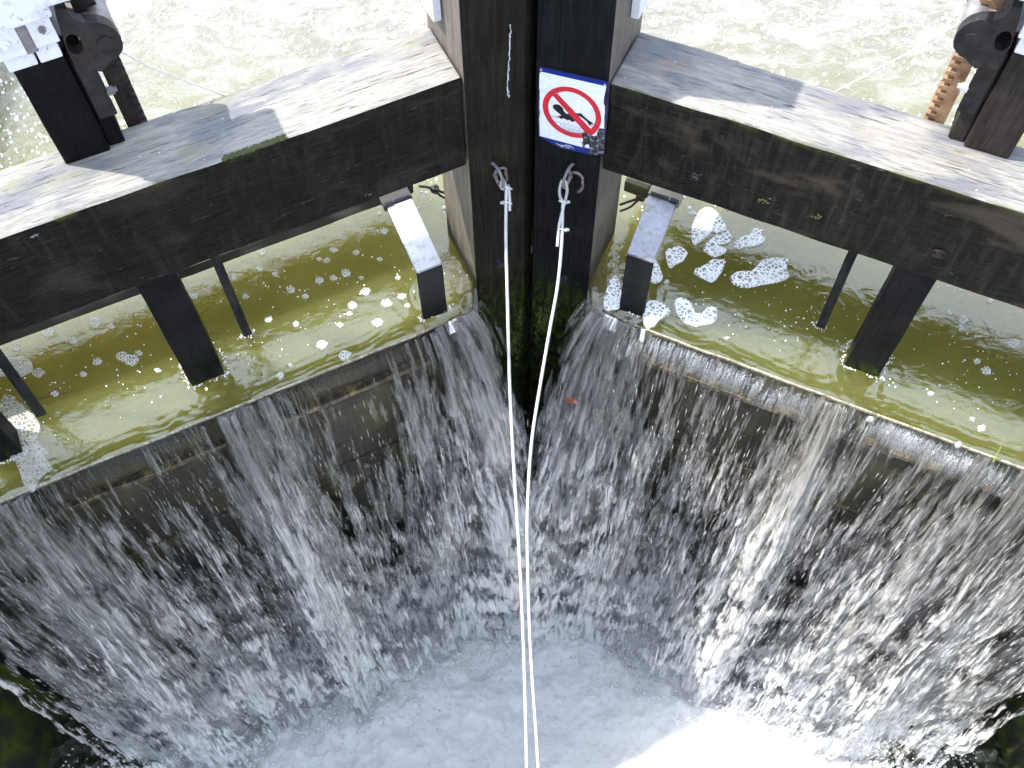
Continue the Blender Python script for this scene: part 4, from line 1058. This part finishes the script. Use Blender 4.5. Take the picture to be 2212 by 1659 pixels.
# ------------------------------------------------------------------ small debris
def twig(P, r, mat, name, label, cat, z=.008):
    bm = bmesh.new(); pp = [wp(x, y, z) for x, y in P]; tube(bm, spline(pp, 18), lambda u: r*(1-.6*u), 6)
    o = fin(name, bm, mat, smooth=True); tag(o, label, cat); return o
mt = mat_flat('straw', (.20, .13, .04), .7); mt2 = mat_flat('dark_twig', (.09, .045, .015), .7)
twig([(78, 868), (100, 850), (124, 834), (150, 818)], .0016, mt, 'straw_stalk', 'thin straw stalk slanting up from the left foam patch', 'stalk')
twig([(80, 862), (110, 855), (150, 846), (180, 844), (211, 841)], .0022, mt2, 'twig', 'brown twig lying level on the water at the left', 'twig')
bm = bmesh.new(); b0 = gate_pt(1, *[tp(1, -.095, 2144, 1000)[0]], -.095, .0); path = spline([b0+Vector((0, 0, -.01)), b0+Vector((-.002, .006, .03)), b0+Vector((-.006, .012, .065)), b0+Vector((-.012, .02, .10))], 12)
tube(bm, path, lambda u: .003*(1-.85*u), 6); o = fin('grass_blade', bm, mat_flat('green_blade', (.30, .38, .06), .5), smooth=True); tag(o, 'green grass blade caught on the right gate crest', 'grass blade')
def leaf(X, Y, t, g, name, col, label, L=.03, w=.010, rot=.4):
    s, z = tp(g, t, X, Y); c = gate_pt(g, s, t, z); bm = bmesh.new(); U = u_[g]; Z = Vector((0, 0, 1)); a = (Z*math.cos(rot)+U*math.sin(rot)); b = (U*math.cos(rot)-Z*math.sin(rot)); top, bot = [], []
    for k in range(9):
        f = k/8; ww = w*math.sin(math.pi*min(1, f*1.02))**.8; cv = -n_[g]*(-.006*math.sin(math.pi*f))
        top.append(bm.verts.new(c+a*(f-.5)*L+b*ww+cv)); bot.append(bm.verts.new(c+a*(f-.5)*L-b*ww+cv))
    for k in range(8): bm.faces.new((top[k], top[k+1], bot[k+1], bot[k]))
    bmesh.ops.solidify(bm, geom=bm.faces[:], thickness=.0008)
    o = fin(name, bm, mat_flat(name+'_col', col, .45)); tag(o, label, 'leaf')
leaf(1228, 862, -.30, 1, 'orange_leaf', (.55, .13, .05), 'orange leaf tumbling in the water right of the mitre post', .045, .012, .7)
leaf(1244, 868, -.305, 1, 'pink_leaf', (.55, .22, .18), 'pinkish leaf fragment beside the orange leaf in the fall', .03, .008, -.2)
leaf(1418, 553, .3, 1, 'green_leaf', (.25, .42, .05), 'tiny green leaf floating right of the right strap', .012, .004, 1.2)

# ------------------------------------------------------------------ lock walls and banks
for g in (-1, 1):
    x = WALLX[g]; bm = bmesh.new()
    def bx(bm, x0, x1, y0, y1, z0, z1):
        r = bmesh.ops.create_cube(bm, size=1)
        for v in r['verts']: v.co = Vector(((x0+x1)/2+v.co.x*(x1-x0), (y0+y1)/2+v.co.y*(y1-y0), (z0+z1)/2+v.co.z*(z1-z0)))
    root = empty('lock_wall', loc=(x, 0, -2.6)); tag(root, 'mossy brick lock chamber wall at the %s' % ('left, in deep shade' if g < 0 else 'right, sunlit green'), 'wall', 'walls of the lock chamber')
    inv = Matrix.Translation((x, 0, -2.6)).inverted()
    bx(bm, *sorted((x, x+g*.5)), -5, 3.3, -2.6, .36); bm.transform(inv); fin('brickwork', bm, M_brick, root)
    bm = bmesh.new(); bx(bm, *sorted((x-g*.015, x+g*.55)), -5, 3.3, .363, .5)
    bmesh.ops.bevel(bm, geom=bm.edges[:], offset=.02, segments=2, affect='EDGES'); bm.transform(inv); fin('coping', bm, mat_stone(), root)
bm = bmesh.new()
for g in (-1, 1):
    x = WALLX[g]+g*.551; X2 = g*60
    vs = [bm.verts.new(p) for p in ((x, -5, .47), (X2, -5, .47), (X2, 3.3, .47), (x, 3.3, .47))]; bm.faces.new(vs)
    vs = [bm.verts.new(p) for p in ((g*9, 3.3, .47), (X2, 3.3, .47), (X2, 60, .47), (g*12, 60, .47))]; bm.faces.new(vs)
    a = [bm.verts.new(p) for p in ((x, 3.3, .47), (g*9, 3.3, .47), (g*9, 3.3, -.4), (x, 3.3, -.4))]; bm.faces.new(a)
o = fin('ground', bm, mat_grass()); tag(o, kind='structure')

# footbridge the picture is taken from, unseen below and behind the camera, added to darken reflections in the wet gates
br = empty('footbridge', loc=(0, -.7, .5)); tag(br, 'unseen dark timber footbridge just below the camera, added to darken reflections', 'footbridge')
for k in range(9):
    bm = bmesh.new(); bx(bm, -3.2, 3.2, -1.42+k*.155, -1.42+k*.155+.145, .93, .975); bm.transform(Matrix.Translation((0, .7, -.5))); fin('deck_board', bm, M_tarZ, br)
for y in (-1.3, -.15):
    bm = bmesh.new(); bx(bm, -3.2, 3.2, y-.07, y+.07, .5, .927); bm.transform(Matrix.Translation((0, .7, -.5))); fin('bearer', bm, M_tarZ, br)

# ------------------------------------------------------------------ light
EL, AZX, AZY = R(56), -math.cos(R(12.3)), math.sin(R(12.3))
sd = Vector((AZX*math.cos(EL), AZY*math.cos(EL), math.sin(EL)))
l = bpy.data.lights.new('sun', 'SUN'); l.energy = 4.2; l.angle = R(.8); l.color = (1, .955, .88)
sun = bpy.data.objects.new('sun', l); COL.objects.link(sun); sun.rotation_euler = sd.to_track_quat('Z', 'Y').to_euler()
w = bpy.data.worlds.new('World'); S.world = w; w.use_nodes = True; nt = w.node_tree; nt.nodes.clear()
sky = nt.nodes.new('ShaderNodeTexSky'); sky.sky_type = 'NISHITA'; sky.sun_disc = False; sky.sun_elevation = EL; sky.sun_rotation = math.atan2(AZX, AZY) % (2*math.pi)
sky.air_density = 1.2; sky.dust_density = 2.5
tc = nt.nodes.new('ShaderNodeTexCoord'); nz = nt.nodes.new('ShaderNodeTexNoise'); nz.inputs['Scale'].default_value = 2.2; nz.inputs['Detail'].default_value = 7
nt.links.new(tc.outputs['Generated'], nz.inputs['Vector'])
rp = nt.nodes.new('ShaderNodeValToRGB'); rp.color_ramp.elements[0].position = .26; rp.color_ramp.elements[1].position = .52; nt.links.new(nz.outputs['Fac'], rp.inputs[0])
mxn = nt.nodes.new('ShaderNodeMix'); mxn.data_type = 'RGBA'; nt.links.new(rp.outputs[0], mxn.inputs[0]); nt.links.new(sky.outputs[0], mxn.inputs[6]); mxn.inputs[7].default_value = (10.8, 12.4, 15.4, 1)
bg = nt.nodes.new('ShaderNodeBackground'); bg.inputs[1].default_value = .092; nt.links.new(mxn.outputs[2], bg.inputs[0])
wo = nt.nodes.new('ShaderNodeOutputWorld'); nt.links.new(bg.outputs[0], wo.inputs[0])

# ------------------------------------------------------------------ render
S.view_settings.view_transform = 'Standard'; S.view_settings.look = 'None'; S.view_settings.exposure = 1.25; S.view_settings.gamma = 1
S.render.engine = 'CYCLES'
try:
    S.cycles.transparent_max_bounces = 12; S.cycles.max_bounces = 5; S.cycles.diffuse_bounces = 2; S.cycles.use_adaptive_sampling = True; S.cycles.adaptive_threshold = .035; S.cycles.adaptive_min_samples = 16; S.cycles.time_limit = 700; S.cycles.use_denoising = True; S.cycles.sample_clamp_indirect = 8
except Exception: pass
